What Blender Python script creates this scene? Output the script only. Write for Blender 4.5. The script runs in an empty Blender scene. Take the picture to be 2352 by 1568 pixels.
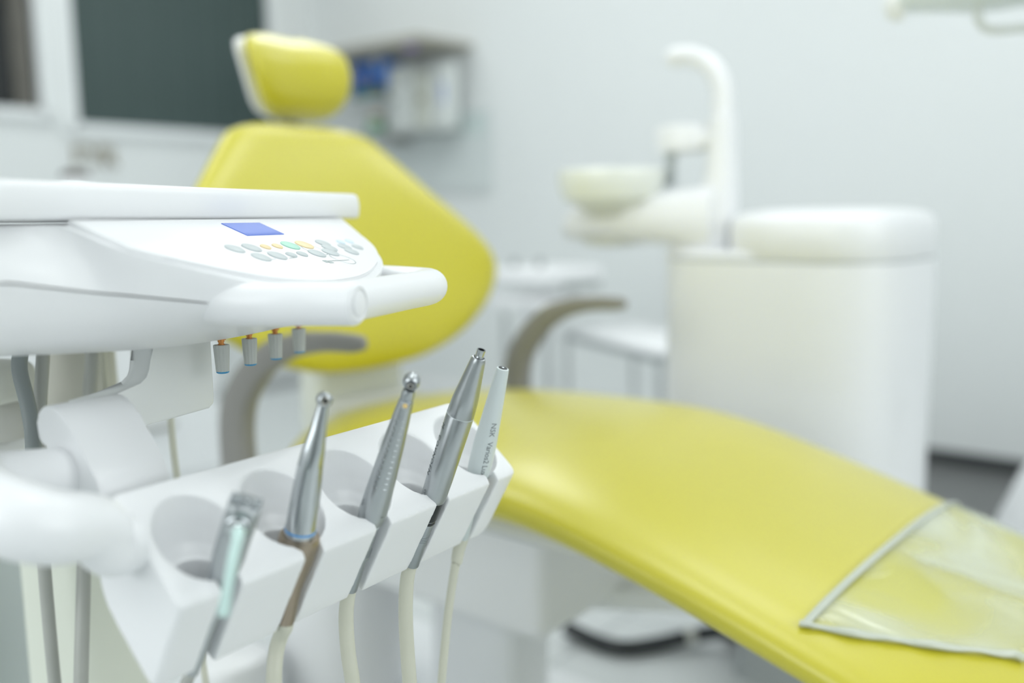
import bpy, bmesh, math, random
from mathutils import Vector, Matrix
S = bpy.context.scene
COL = S.collection
rnd = random.Random(7)

# ---------------------------------------------------------------- camera
FPX, IW, IH = 2150.0, 2352, 1568
YAW, PIT, ROL, CH = math.radians(39.5), math.radians(7.8), math.radians(0.8), 0.92
CAM = Vector((0, 0, CH))
_f0 = Vector((-math.sin(YAW), math.cos(YAW), 0)); _r0 = Vector((math.cos(YAW), math.sin(YAW), 0)); ZU = Vector((0, 0, 1))
CF = math.cos(PIT)*_f0 - math.sin(PIT)*ZU
_u0 = math.sin(PIT)*_f0 + math.cos(PIT)*ZU
CR = math.cos(ROL)*_r0 - math.sin(ROL)*_u0
CU = math.sin(ROL)*_r0 + math.cos(ROL)*_u0
cd = bpy.data.cameras.new('camera'); cam = bpy.data.objects.new('camera', cd); COL.objects.link(cam)
cam.matrix_world = Matrix(((CR.x, CU.x, -CF.x, 0), (CR.y, CU.y, -CF.y, 0), (CR.z, CU.z, -CF.z, CH), (0, 0, 0, 1)))
cd.sensor_width = 36; cd.lens = FPX/IW*36; cd.clip_start = .02
cd.dof.use_dof = True; cd.dof.focus_distance = .685; cd.dof.aperture_fstop = 1.85
S.camera = cam

# ---------------------------------------------------------------- world, lights, exposure
w = bpy.data.worlds.new('world'); S.world = w; w.use_nodes = True
bg = w.node_tree.nodes['Background']; bg.inputs[0].default_value = (.90, .97, 1.0, 1); bg.inputs[1].default_value = 1.6
S.view_settings.view_transform = 'Standard'; S.view_settings.look = 'None'; S.view_settings.gamma = 1
S.view_settings.use_curve_mapping = False; S.view_settings.exposure = -0.82
def area(name, loc, target, sx, sy, power, col=(.96, 1, 1)):
    l = bpy.data.lights.new(name, 'AREA'); l.shape = 'RECTANGLE'; l.size = sx; l.size_y = sy; l.energy = power; l.color = col
    o = bpy.data.objects.new(name, l); COL.objects.link(o); o.location = loc
    o.rotation_euler = (Vector(target)-Vector(loc)).to_track_quat('-Z', 'Y').to_euler(); return o
# daylight through the windows of the wall behind the camera and the wall at its left
area('daylight_window_front', (2.42, .9, 1.75), (0, .9, 1.3), 2.6, 1.5, 50)
area('daylight_window_left', (-1.2, -1.72, 1.75), (-1.2, 1, 1.2), 2.6, 1.5, 54)

# ---------------------------------------------------------------- helpers
def ray(px, py): return CF + CR*((px-IW/2)/FPX) - CU*((py-IH/2)/FPX)
def at(px, py, d): return CAM + ray(px, py)*d           # the point seen at a pixel, d metres deep
def atX(px, py, X): r = ray(px, py); return CAM + r*(X/r.x)
def atY(px, py, Y): r = ray(px, py); return CAM + r*(Y/r.y)
def atZ(px, py, Z): r = ray(px, py); return CAM + r*((Z-CH)/r.z)
def atP(px, py, p0, n): r = ray(px, py); return CAM + r*((p0-CAM).dot(n)/r.dot(n))

class Fr:                                                # a local frame: a along, b towards the viewer, z up
    def __init__(s, O, az):
        s.O = Vector(O); az = math.radians(az)
        s.a = Vector((-math.sin(az), math.cos(az), 0)); s.b = Vector((math.cos(az), math.sin(az), 0))
    def __call__(s, a, b, z): return s.O + s.a*a + s.b*b + ZU*z

MATS = {}
def mat(name, col, rough=.4, metal=0, coat=0, cr=.12, spec=.5, noise=None, bump=None, trans=0, alpha=1, emit=None, aniso=0):
    if name in MATS: return MATS[name]
    m = bpy.data.materials.new(name); m.use_nodes = True; nt = m.node_tree; p = nt.nodes['Principled BSDF']
    p.inputs['Base Color'].default_value = (*col, 1); p.inputs['Roughness'].default_value = rough; p.inputs['Metallic'].default_value = metal
    p.inputs['Coat Weight'].default_value = coat; p.inputs['Coat Roughness'].default_value = cr; p.inputs['Specular IOR Level'].default_value = spec
    p.inputs['Transmission Weight'].default_value = trans; p.inputs['Alpha'].default_value = alpha
    if emit: p.inputs['Emission Color'].default_value = (*emit[0], 1); p.inputs['Emission Strength'].default_value = emit[1]
    tc = nt.nodes.new('ShaderNodeTexCoord')
    if noise:                                            # (scale, amount): mild mottling of the colour
        n = nt.nodes.new('ShaderNodeTexNoise'); n.inputs['Scale'].default_value = noise[0]; n.inputs['Detail'].default_value = 4
        r = nt.nodes.new('ShaderNodeMix'); r.data_type = 'RGBA'; r.blend_type = 'MIX'
        r.inputs[6].default_value = (*[c*(1-noise[1]) for c in col], 1); r.inputs[7].default_value = (*[min(1, c*(1+noise[1])) for c in col], 1)
        nt.links.new(tc.outputs['Object'], n.inputs['Vector']); nt.links.new(n.outputs['Fac'], r.inputs[0]); nt.links.new(r.outputs[2], p.inputs['Base Color'])
    if bump:                                             # (scale, strength, distance)
        n2 = nt.nodes.new('ShaderNodeTexNoise'); n2.inputs['Scale'].default_value = bump[0]; n2.inputs['Detail'].default_value = 3
        b = nt.nodes.new('ShaderNodeBump'); b.inputs['Strength'].default_value = bump[1]; b.inputs['Distance'].default_value = bump[2]
        nt.links.new(tc.outputs['Object'], n2.inputs['Vector']); nt.links.new(n2.outputs['Fac'], b.inputs['Height']); nt.links.new(b.outputs['Normal'], p.inputs['Normal'])
    MATS[name] = m; return m

WHITE = mat('white_plastic', (.855, .865, .88), .28, noise=(3, .012))
WHITE2 = mat('white_lacquer', (.83, .85, .865), .35, noise=(2, .012))
OFFW = mat('beige_plastic', (.66, .67, .62), .4, noise=(6, .02))
CREAM = mat('cream_cover', (.74, .77, .68), .5, noise=(5, .03))
HOSE = mat('cream_hose', (.62, .62, .52), .42, noise=(60, .03))
HOSEG = mat('grey_hose', (.42, .43, .40), .42, noise=(40, .05))
HOSED = mat('dark_grey_hose', (.25, .28, .28), .45, noise=(40, .05))
YELLOW = mat('yellow_leatherette', (.58, .525, .02), .38, coat=.85, cr=.3, noise=(8, .03), bump=(900, .08, .0004))
TAUPE = mat('taupe_armrest', (.25, .245, .23), .38, noise=(10, .03))
STEEL = mat('satin_steel', (.46, .485, .50), .3, metal=1, noise=(90, .04), bump=(1600, .05, .0002))
STEELG = mat('polished_steel', (.50, .525, .54), .16, metal=1, noise=(40, .03))
STEELD = mat('grey_coupling', (.38, .41, .43), .38, metal=.9, noise=(60, .04))
CHROME = mat('chrome', (.6, .61, .61), .2, metal=1)
BRONZE = mat('bronze_motor', (.36, .30, .235), .3, metal=.9, noise=(50, .06))
BRASS = mat('brass', (.55, .36, .12), .3, metal=1)
COPPER = mat('copper_stem', (.62, .27, .09), .3, metal=1)
BLACK = mat('black_plastic', (.012, .016, .018), .3)
INK = mat('print_ink', (.10, .12, .125), .5)
INKL = mat('pale_print_ink', (.42, .47, .47), .5)
SCALER = mat('pale_grey_plastic', (.66, .72, .725), .4, noise=(30, .015))
MINT = mat('mint_tip', (.60, .79, .755), .3, spec=.5)
KNOB = mat('knob_grey', (.54, .56, .54), .45, noise=(50, .03))
BLUE = mat('blue_ring', (.03, .29, .56), .4)
GAP = mat('dark_gap', (.05, .06, .065), .7)

def mk(name, vs, fs, m, parent=None, off=None, sharp=35, smooth=True):
    me = bpy.data.meshes.new(name); me.from_pydata([tuple(Vector(v)-(off or Vector())) for v in vs], [], fs)
    bm = bmesh.new(); bm.from_mesh(me); bmesh.ops.remove_doubles(bm, verts=bm.verts, dist=1e-6); bmesh.ops.recalc_face_normals(bm, faces=bm.faces); bm.to_mesh(me); bm.free()
    return link(name, me, m, parent, sharp, smooth)
def link(name, me, m, parent=None, sharp=35, smooth=True):
    if smooth:
        for p in me.polygons: p.use_smooth = True
        me.set_sharp_from_angle(angle=math.radians(sharp))
    me.materials.clear(); me.materials.append(m)
    o = bpy.data.objects.new(name, me); COL.objects.link(o)
    if parent: o.parent = parent
    return o
def root(name, loc, label, cat, group=None):
    o = bpy.data.objects.new(name, None); COL.objects.link(o); o.location = loc; o.empty_display_size = .02
    return tag(o, label, cat, group)
def tag(o, label, cat, group=None):
    o['label'] = label; o['category'] = cat
    if group: o['group'] = group
    return o
class T:                                                 # builder of one thing: adds parts in world coordinates under its root
    def __init__(s, name, loc, label, cat, group=None):
        s.loc = Vector(loc); s.r = root(name, s.loc, label, cat, group)
    def add(s, name, geo, m, parent=None, sharp=35, label=None, smooth=True):
        o = mk(name, geo[0], geo[1], m, parent or s.r, s.loc, sharp, smooth)
        if label: o['label'] = label
        return o
    def mesh(s, name, me, m, parent=None, sharp=35):
        me.transform(Matrix.Translation(-s.loc)); return link(name, me, m, parent or s.r, sharp)
def join(*gs):
    V, Fs = [], []
    for v, f in gs:
        n = len(V); V += list(v); Fs += [[i+n for i in q] for q in f]
    return V, Fs
def geo_of(bm):
    bm.verts.index_update(); g = ([v.co.copy() for v in bm.verts], [[v.index for v in f.verts] for f in bm.faces]); bm.free(); return g
def box(c, sx, sy, sz, bev=.004, seg=3, ax=None):        # rounded box; ax = (x axis, y axis, z axis)
    bm = bmesh.new(); bmesh.ops.create_cube(bm, size=1)
    for v in bm.verts: v.co = Vector((v.co.x*sx, v.co.y*sy, v.co.z*sz))
    if bev: bmesh.ops.bevel(bm, geom=list(bm.edges), offset=min(bev, .49*min(sx, sy, sz)), segments=seg, profile=.5, affect='EDGES')
    if ax:
        for v in bm.verts: v.co = ax[0]*v.co.x + ax[1]*v.co.y + ax[2]*v.co.z
    for v in bm.verts: v.co += Vector(c)
    return geo_of(bm)
def basis(wd, hint=None):
    wd = Vector(wd).normalized(); h = Vector(hint) if hint is not None else (Vector((0, 0, 1)) if abs(wd.z) < .9 else Vector((1, 0, 0)))
    e1 = (h - wd*h.dot(wd)).normalized(); return e1, wd.cross(e1)
def lathe(o, wd, prof, n=32, cap=True, sq=1):            # prof: (s, r) along axis
    o = Vector(o); wd = Vector(wd).normalized(); e1, e2 = basis(wd); vs, fs = [], []
    for s, r in prof:
        for i in range(n):
            t = 2*math.pi*i/n; vs.append(o + wd*s + (e1*math.cos(t) + e2*math.sin(t)*sq)*max(r, 1e-5))
    for k in range(len(prof)-1):
        for i in range(n):
            j = (i+1) % n; fs.append([k*n+i, k*n+j, (k+1)*n+j, (k+1)*n+i])
    if cap: fs += [list(range(n)), list(range((len(prof)-1)*n, len(prof)*n))]
    return vs, fs
def cr(P, n):                                            # Catmull-Rom resample (Vectors or tuples)
    P = [Vector(p) for p in P]; out = []; m = len(P)-1
    for k in range(m):
        p0 = P[max(k-1, 0)]; p1 = P[k]; p2 = P[k+1]; p3 = P[min(k+2, m)]
        for i in range(n):
            t = i/n; out.append(.5*((2*p1) + (p2-p0)*t + (2*p0-5*p1+4*p2-p3)*t*t + (3*p1-p0-3*p2+p3)*t**3))
    out.append(P[-1]); return out
def lerp_list(R, n):
    out = []
    for k in range(len(R)-1):
        for i in range(n):
            t = i/n; t = t*t*(3-2*t); out.append(R[k]*(1-t)+R[k+1]*t)
    out.append(R[-1]); return out
def tube(P, R, n=18, res=8, up=None, sq=1.0, ex=2.0, rnd_ends=False):   # sweep; up fixes the frame; sq = second axis ratio; ex = superellipse exponent
    if not isinstance(R, (list, tuple)): R = [R]*len(P)
    pts = cr(P, res); rr = lerp_list(R, res)
    if rnd_ends:
        for end in (0, 1):
            q, r = (pts[0], rr[0]) if end == 0 else (pts[-1], rr[-1]); dr = (pts[0]-pts[1] if end == 0 else pts[-1]-pts[-2]).normalized()
            ex_p = [q + dr*r*rnd_ends*math.sin(a) for a in (.4, .8, 1.15, 1.4, 1.54)]; ex_r = [r*math.cos(a) for a in (.4, .8, 1.15, 1.4, 1.54)]
            if end == 0: pts = ex_p[::-1] + pts; rr = ex_r[::-1] + rr
            else: pts = pts + ex_p; rr = rr + ex_r
    vs, fs = [], []; e1 = None
    for k, p in enumerate(pts):
        d = (pts[min(k+1, len(pts)-1)] - pts[max(k-1, 0)]).normalized()
        h = Vector(up) if up is not None else e1
        e1, e2 = basis(d, h)
        for i in range(n):
            t = 2*math.pi*i/n; c, s = math.cos(t), math.sin(t)
            c = math.copysign(abs(c)**(2/ex), c); s = math.copysign(abs(s)**(2/ex), s)
            vs.append(p + e1*c*rr[k]*sq + e2*s*rr[k])
    for k in range(len(pts)-1):
        for i in range(n):
            j = (i+1) % n; fs.append([k*n+i, k*n+j, (k+1)*n+j, (k+1)*n+i])
    fs += [list(range(n)), list(range((len(pts)-1)*n, len(pts)*n))]
    return vs, fs
def loft(rings, cap=True):                               # rings of equal length, closed
    n = len(rings[0]); vs = [v for r in rings for v in r]; fs = []
    for k in range(len(rings)-1):
        for i in range(n):
            j = (i+1) % n; fs.append([k*n+i, k*n+j, (k+1)*n+j, (k+1)*n+i])
    if cap: fs += [list(range(n)), list(range((len(rings)-1)*n, len(rings)*n))]
    return vs, fs
def prism(poly, fn, t0, t1, bev=0, seg=3):               # extrude 2-D polygon; fn(u, v, t) -> world
    bm = bmesh.new(); A = [bm.verts.new((u, v, t0)) for u, v in poly]; B = [bm.verts.new((u, v, t1)) for u, v in poly]; n = len(poly)
    bm.faces.new(A); bm.faces.new(B[::-1])
    for i in range(n): bm.faces.new((A[i], B[i], B[(i+1) % n], A[(i+1) % n]))
    if bev:
        es = [e for e in bm.edges if abs(e.verts[0].co.z-e.verts[1].co.z) < 1e-9]
        bmesh.ops.bevel(bm, geom=es, offset=bev, segments=seg, profile=.5, affect='EDGES')
    for v in bm.verts: v.co = fn(*v.co)
    return geo_of(bm)
def evald(me, mods):                                     # apply modifiers: list of (type, dict)
    o = bpy.data.objects.new('tmp', me); COL.objects.link(o)
    for t, kw in mods:
        md = o.modifiers.new(t, t)
        for k, v in kw.items(): setattr(md, k, v)
    dg = bpy.context.evaluated_depsgraph_get(); r = bpy.data.meshes.new_from_object(o.evaluated_get(dg)); bpy.data.objects.remove(o); return r
def raw(geo):
    me = bpy.data.meshes.new('raw'); me.from_pydata([tuple(v) for v in geo[0]], [], geo[1])
    bm = bmesh.new(); bm.from_mesh(me); bmesh.ops.remove_doubles(bm, verts=bm.verts, dist=1e-7); bmesh.ops.recalc_face_normals(bm, faces=bm.faces); bm.to_mesh(me); bm.free(); return me
def text_geo(s, size, fn, ext=.0, res=2, space=1.0):     # flat lettering mapped through fn(x, y) -> world; centred on 0
    c = bpy.data.curves.new('txt', 'FONT'); c.body = s; c.size = size; c.align_x = 'CENTER'; c.align_y = 'CENTER'; c.resolution_u = res; c.space_character = space; c.extrude = ext
    o = bpy.data.objects.new('txt', c); COL.objects.link(o); dg = bpy.context.evaluated_depsgraph_get(); me = bpy.data.meshes.new_from_object(o.evaluated_get(dg))
    g = ([fn(v.co.x, v.co.y, v.co.z) for v in me.vertices], [list(p.vertices) for p in me.polygons]); bpy.data.objects.remove(o); return g
def sup(n, ex):                                          # unit superellipse points
    out = []
    for i in range(n):
        t = 2*math.pi*i/n; c, s = math.cos(t), math.sin(t)
        out.append((math.copysign(abs(c)**(2/ex), c), math.copysign(abs(s)**(2/ex), s)))
    return out
def struct(o): o['kind'] = 'structure'; return o
X, Y = Vector((1, 0, 0)), Vector((0, 1, 0))

# ================================================================ the room
YW, XB, XF, YL, HC = 3.545, -4.367, 2.5, -1.8, 2.75
WALL = mat('wall_paint', (.755, .785, .785), .55, noise=(1.5, .012), bump=(180, .06, .001))
CEIL = mat('ceiling_paint', (.85, .86, .86), .7, noise=(2, .01))
GROUT = mat('floor_grout', (.34, .36, .36), .7, noise=(8, .05))
TILE = mat('floor_tile', (.66, .69, .69), .3, noise=(5, .04))
def slab(name, lo, hi, m):
    c = [(l+h)/2 for l, h in zip(lo, hi)]; g = box(c, *[h-l for l, h in zip(lo, hi)], bev=0); return struct(mk(name, g[0], g[1], m, smooth=False))
floor = slab('floor', (XB-.1, YL-.1, -.1), (XF+.1, YW+.1, -.004), GROUT)
tg = box((0, 0, 0), .596, .596, .008, .0015, 1); tme = None
nx, ny = 12, 9
for i in range(nx):
    for j in range(ny):
        x, y = XF-.3-.6*i, YW-.3-.6*j
        if x-.3 < XB or y-.3 < YL: continue
        if tme is None: t = mk('floor_tile', tg[0], tg[1], TILE, floor, smooth=False); tme = t.data
        else: t = bpy.data.objects.new('floor_tile', tme); COL.objects.link(t); t.parent = floor
        t.location = (x, y, -.004)
slab('ceiling', (XB-.1, YL-.1, HC), (XF+.1, YW+.1, HC+.1), CEIL)
slab('wall_right', (XB-.1, YW, 0), (XF+.1, YW+.12, HC), WALL)
def wall_holes(name, fix, lo, hi, axis, holes, m):       # wall slab with rectangular openings, built from blocks. axis 'x': plane at x=fix..; u = y
    us = sorted({lo[0], hi[0], *[h[0] for h in holes], *[h[1] for h in holes]}); zs = sorted({lo[1], hi[1], *[h[2] for h in holes], *[h[3] for h in holes]}); gs = []
    for a, b in zip(us, us[1:]):
        for c, d in zip(zs, zs[1:]):
            if any(h[0] <= a and b <= h[1] and h[2] <= c and d <= h[3] for h in holes): continue
            u, z = (a+b)/2, (c+d)/2
            gs.append(box((fix[0]/2+fix[1]/2, u, z), fix[1]-fix[0], b-a, d-c, 0) if axis == 'x' else box((u, fix[0]/2+fix[1]/2, z), b-a, fix[1]-fix[0], d-c, 0))
    g = join(*gs); return struct(mk(name, g[0], g[1], m, smooth=False))
W1 = (2.135, 3.29, 1.335, 2.45); W2 = (.75, 2.025, 1.385, 2.45)      # window openings of the back wall: y0, y1, z0, z1
wall_holes('wall_back', (XB-.12, XB), (YL-.1, 0), (YW+.1, HC), 'x', [W1, W2], WALL)
wall_holes('wall_front', (XF, XF+.12), (YL-.1, 0), (YW+.1, HC), 'x', [(-.4, 2.2, 1.0, 2.5)], WALL)
wall_holes('wall_left', (YL-.12, YL), (XB-.1, 0), (XF+.1, HC), 'y', [(-2.5, .1, 1.0, 2.5)], WALL)
BASEB = mat('dark_baseboard', (.035, .04, .042), .5)
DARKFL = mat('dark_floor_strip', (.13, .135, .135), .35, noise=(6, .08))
slab('baseboard_right', (-1.9, YW-.012, 0), (XF, YW, .05), BASEB)
slab('trim_2', (XB, YW-.012, 0), (-1.9, YW, .05), CEIL)
slab('dark_strip', (-1.9, YW-.60, 0), (XF, YW-.012, .003), DARKFL)  # strip of floor in a darker grey along the right wall
FRAME = mat('window_frame_white', (.80, .83, .835), .4, noise=(4, .01))
PANE1 = mat('dark_glass_green', (.025, .055, .053), .12, spec=.5, noise=(1.2, .25))
PANE2 = mat('dark_glass_black', (.008, .010, .011), .1)
BLIND = mat('grey_blind', (.055, .085, .082), .6, noise=(3, .12))
def window(name, w4, pane, blind):
    y0, y1, z0, z1 = w4; fr = .028
    g = join(box((XB-.03, (y0+y1)/2, z0+fr/2), .07, y1-y0, fr, .004, 1), box((XB-.03, (y0+y1)/2, z1-fr/2), .07, y1-y0, fr, .004, 1),
             box((XB-.03, y0+fr/2, (z0+z1)/2), .07, fr, z1-z0, .004, 1), box((XB-.03, y1-fr/2, (z0+z1)/2), .07, fr, z1-z0, .004, 1))
    o = struct(mk(name, g[0], g[1], FRAME))
    g = box((XB-.045, (y0+y1)/2, (z0+z1)/2), .008, y1-y0-.02, z1-z0-.02, 0); mk('pane', g[0], g[1], pane, o, smooth=False)
    if blind:                                            # vertical blind slats behind the pane line
        n = blind; sw = (y1-y0-.06)/n; me = None
        for i in range(n):
            if me is None: g = box((0, 0, 0), .002, sw*.93, z1-z0-.06, 0); b = mk('slat', g[0], g[1], BLIND, o, smooth=False); me = b.data
            else: b = bpy.data.objects.new('slat', me); COL.objects.link(b); b.parent = o
            b.location = (XB-.034+.0015*(i % 2), y0+.03+sw*(i+.5), (z0+z1)/2)
    g = box((XB+.012, (y0+y1)/2, z0-.012), .035, y1-y0+.10, .024, .004, 2); mk('sill', g[0], g[1], FRAME, o)
    return o
window('window_1', W1, PANE1, 12); 
w2 = window('window_2', W2, PANE2, 0)
g = box((XB-.03, W2[1]-.085, (W2[2]+W2[3])/2), .01, .09, W2[3]-W2[2]-.06, .002, 1); mk('curtain_strip', g[0], g[1], mat('brown_curtain', (.12, .115, .10), .7, noise=(14, .15)), w2)
ADDED_DOOR = mat('added_door_dark_grey', (.06, .07, .072), .45, noise=(4, .1))
dr = slab('added_door_1', (1.15, YL, 0), (2.05, YL+.045, 2.1), ADDED_DOOR)  # unseen door, added so the steel handpieces reflect a dark band
g = join(box((1.12, YL+.03, 1.06), .06, .06, 2.12, .004, 1), box((2.08, YL+.03, 1.06), .06, .06, 2.12, .004, 1), box((1.6, YL+.03, 2.13), 1.02, .06, .06, .004, 1)); mk('added_door_frame', g[0], g[1], FRAME, dr)
g = join(box((1.24, YL+.06, 1.02), .02, .05, .02, .004, 1), box((1.29, YL+.085, 1.02), .12, .016, .018, .006, 2)); mk('added_door_handle', g[0], g[1], CHROME, dr)
# ceiling light panels; last three added to brighten the walls and the room's back
LED = mat('led_diffuser', (.9, .9, .9), .5, emit=((.96, 1, .995), 9.6))
for i, (x, y, lb) in enumerate([(-.4, .7, 'ceiling light panel above the delivery unit'), (-1.9, .7, 'ceiling light panel above the drawer cabinet'), (-.4, 1.8, 'ceiling light panel above the water unit'), (-1.7, 2.1, 'ceiling light panel above the trolley'), (-3.3, 1.4, 'ceiling light panel before the dark windows'), (1.2, 1.4, 'ceiling light panel above the foot end of the chair'), (-.4, 3.0, 'added ceiling light panel nearest the right wall and the water unit'), (-2.3, 2.5, 'added ceiling light panel between the trolley and the wall shelf'), (-3.6, 2.6, 'added ceiling light panel in the corner of the dark window')]):
    t = T('ceiling_light', (x, y, HC), 'square white ' + lb, 'ceiling light', 'ceiling light panels')
    t.add('frame', box((x, y, HC-.012), .66, .66, .024, .004, 1), WHITE2); t.add('diffuser', box((x, y, HC-.026), .60, .60, .006, 0), LED, smooth=False)

# ================================================================ dental chair
YC = 1.02
ch = T('dental_chair', (-.95, YC, 0), 'yellow reclining dental chair with grey armrests on a white base', 'dental chair')
# seat cushion with leg rest: cross-sections along x
def interp(x, tab):
    if x <= tab[0][0]: return tab[0][1]
    for (x0, y0), (x1, y1) in zip(tab, tab[1:]):
        if x <= x1: t = (x-x0)/(x1-x0); return y0*(1-t)+y1*t
    return tab[-1][1]
ZT = cr([(-1.16, .592, 0), (-1.10, .622, 0), (-.95, .640, 0), (-.78, .647, 0), (-.66, .646, 0), (-.58, .635, 0), (-.50, .616, 0), (-.36, .577, 0), (-.20, .529, 0), (0, .469, 0), (.24, .397, 0)], 6)
ZT = [(p.x, p.y) for p in ZT]
HW = [(-1.153, .03), (-1.148, .08), (-1.13, .14), (-1.10, .195), (-1.06, .235), (-1.02, .255), (-.95, .262), (-.6, .262), (.12, .262), (.19, .245), (.225, .21), (.24, .16)]
def seat_ring(x, n=96, grow=0.0):
    zt, hw = interp(x, ZT)+grow, interp(x, HW)+grow
    hw = max(hw, .02); e = min(1, (x+1.156)/.06, (.245-x)/.05); th = (.049-.006*min(1, max(0, (x+.7)/.25)))*math.sqrt(max(.05, 1-(1-e)**2)) + grow
    zc = interp(x, ZT) - (.049-.006*min(1, max(0, (x+.7)/.25)))
    sl = (interp(x+.02, ZT)-interp(x-.02, ZT))/.04; nx_, nz_ = -sl/math.hypot(1, sl), 1/math.hypot(1, sl)
    out = []
    for cx, sz in sup(n, 2.3):
        out.append(Vector((x + nx_*th*sz, YC+hw*cx, zc + nz_*th*sz)))
    return out
xs = [-1.153, -1.15, -1.145, -1.135, -1.12, -1.10, -1.07] + [-1.04+.02*i for i in range(60)] + [.16, .18, .20, .215, .23, .24]
ch.add('seat_cushion', loft([seat_ring(x) for x in xs]), YELLOW, sharp=80)
ch.add('seat_pan', loft([[Vector((x, YC+(hw)*c, z+.018*s)) for c, s in sup(24, 4)] for x, hw, z in ((-1.06, .17, .565), (-1.02, .20, .56), (-.8, .21, .556), (-.62, .21, .553), (-.56, .19, .54))]), OFFW)
# backrest shield
TB = math.radians(22); BN = Vector((math.cos(TB), 0, math.sin(TB))); BS = Vector((-math.sin(TB), 0, math.cos(TB))); B0 = Vector((-1.10, YC-.022, .65))
HB = cr([(.03, .03, 0), (.034, .10, 0), (.05, .17, 0), (.08, .235, 0), (.125, .295, 0), (.18, .325, 0), (.24, .303, 0), (.32, .236, 0), (.39, .174, 0), (.425, .140, 0), (.441, .100, 0), (.448, .06, 0), (.45, .02, 0)], 5)
def back_geo(scale, off, th, ex, smin=.0, smax=1.0, dip=.03):
    rings = []; N = len(HB)
    for k, p in enumerate(HB):
        s, hw = p.x, p.y*scale; s = .24 + (s-.24)*scale
        e = min((p.x-.028)/.07, (.452-p.x)/.05, 1); t = th*math.sqrt(max(.03, 1-(1-e)**2))
        bend = dip*((p.x-.2)/.25)**2 - .012
        ring = []
        for c, q in sup(48, ex):
            wing = .03*abs(c)**2.2*(hw/.3)
            ring.append(B0 + BS*s + Y*(hw*c - .014*min(1, max(0, (p.x-.2)/.12))) + BN*(off + t*q + wing - bend*.5))
        rings.append(ring)
    return loft(rings)
ch.add('backrest', back_geo(1, 0, .034, 2.6), YELLOW, sharp=80)
ch.add('backrest_shell', back_geo(.93, -.034, .02, 2.6), WHITE)
# bracket below the backrest
ch.add('backrest_bracket', box((-1.245, 1.07, .60), .06, .20, .19, .02), mat('bracket_cream', (.70, .72, .64), .4, noise=(5, .02)))
ch.add('hinge_cover', tube([(-1.19, 1.06-.10, .585), (-1.19, 1.06+.10, .585)], .032, 20, 2), OFFW)
# headrest
HN = Vector((math.cos(.10), 0, -math.sin(.10))).normalized(); HS = Vector((math.sin(.10), 0, math.cos(.10)))
H0 = Vector((-1.315, YC+.006, 1.146))
HHW = [(-1, .02), (-.96, .042), (-.85, .063), (-.6, .081), (-.2, .094), (.2, .101), (.6, .102), (.82, .094), (.94, .074), (1, .035)]
def head_geo(scale, off, th, ex):
    rings = []
    for k in range(23):
        v = -1 + 2*k/22; vv = math.sin(v*math.pi/2)
        hw = interp(vv, HHW)*scale
        t = th*math.sqrt(max(.03, 1-abs(vv)**3))
        ring = []
        for c, q in sup(40, ex):
            ring.append(H0 + HS*(vv*.067*scale + .004*c*c*(vv > 0)*vv) + Y*(hw*c - .014*vv) + HN*(off + t*q + .028*(c*hw/.1)**2 - .018*vv*vv))
        rings.append(ring)
    return loft(rings)
ch.add('headrest_pad', head_geo(1, 0, .034, 2.3), YELLOW, sharp=80)
ch.add('headrest_shell', head_geo(.94, -.036, .018, 2.3), WHITE, sharp=80)
ch.add('headrest_post', join(box((-1.335, YC, 1.085), .016, .05, .12, .005)), mat('post_grey', (.30, .31, .30), .35, metal=.6))
# armrests: swept blades, one each side
ARM = [(-1.118, .47), (-1.112, .56), (-1.110, .64), (-1.085, .69), (-1.03, .735), (-.97, .757), (-.91, .7655), (-.865, .767), (-.845, .768)]
ARMR = [.027, .027, .0265, .024, .020, .0158, .0128, .0118, .0092]
for y, tilt in ((.742, 0), (1.318, 0)):
    yy = [y]*5 + [y, y, y, y]
    ch.add('armrest', tube([(x+(.036*min(1, max(0, (-.87-x)/.22)) if y > YC else 0), q, z) for (x, z), q in zip(ARM, yy)], ARMR, 24, 8, up=Y, sq=.75, ex=2.8, rnd_ends=.8), TAUPE, sharp=60)
    sgn = -1 if y < YC else 1
    ch.add('armrest_socket', tube([(-1.118, y-sgn*.02, .49), (-1.08, YC+sgn*.2, .53)], .028, 16, 3), OFFW)
# lift housing, base, connecting beam
ch.add('lift_housing', box((-.985, 1.10, .435), .47, .275, .215, .022, 4), WHITE)
ch.add('housing_seam', box((-.985, 1.10, .475), .472, .277, .004, .001, 1), mat('seam_grey', (.5, .53, .53), .5))
p0, p1 = at(1262, 1357, 1.42), at(1660, 1378, 1.50); dx = (p1-p0).normalized(); e1, e2 = basis(dx, ZU)
ch.add('connecting_beam', box((p0+p1)/2, (p1-p0).length, .05, .033, .006, 2, (dx, e2, e1)), WHITE2)
ch.add('lift_column', box((-1.05, 1.20, .19), .20, .12, .36, .03, 4), WHITE2)
c = atZ(785, 1490, .10)
ch.add('pedestal_cover', loft([[Vector((c.x+r*q[0], c.y+r*q[1], z)) for q in sup(36, 2.3)] for z, r in ((.0, .03), (.003, .07), (.012, .092), (.035, .108), (.08, .118), (.14, .122), (.22, .12), (.30, .112), (.335, .09), (.35, .05))]), WHITE)
ch.add('base_plate', box((-1.10, 1.22, .014), .75, .36, .028, .012, 3), WHITE2)
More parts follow.
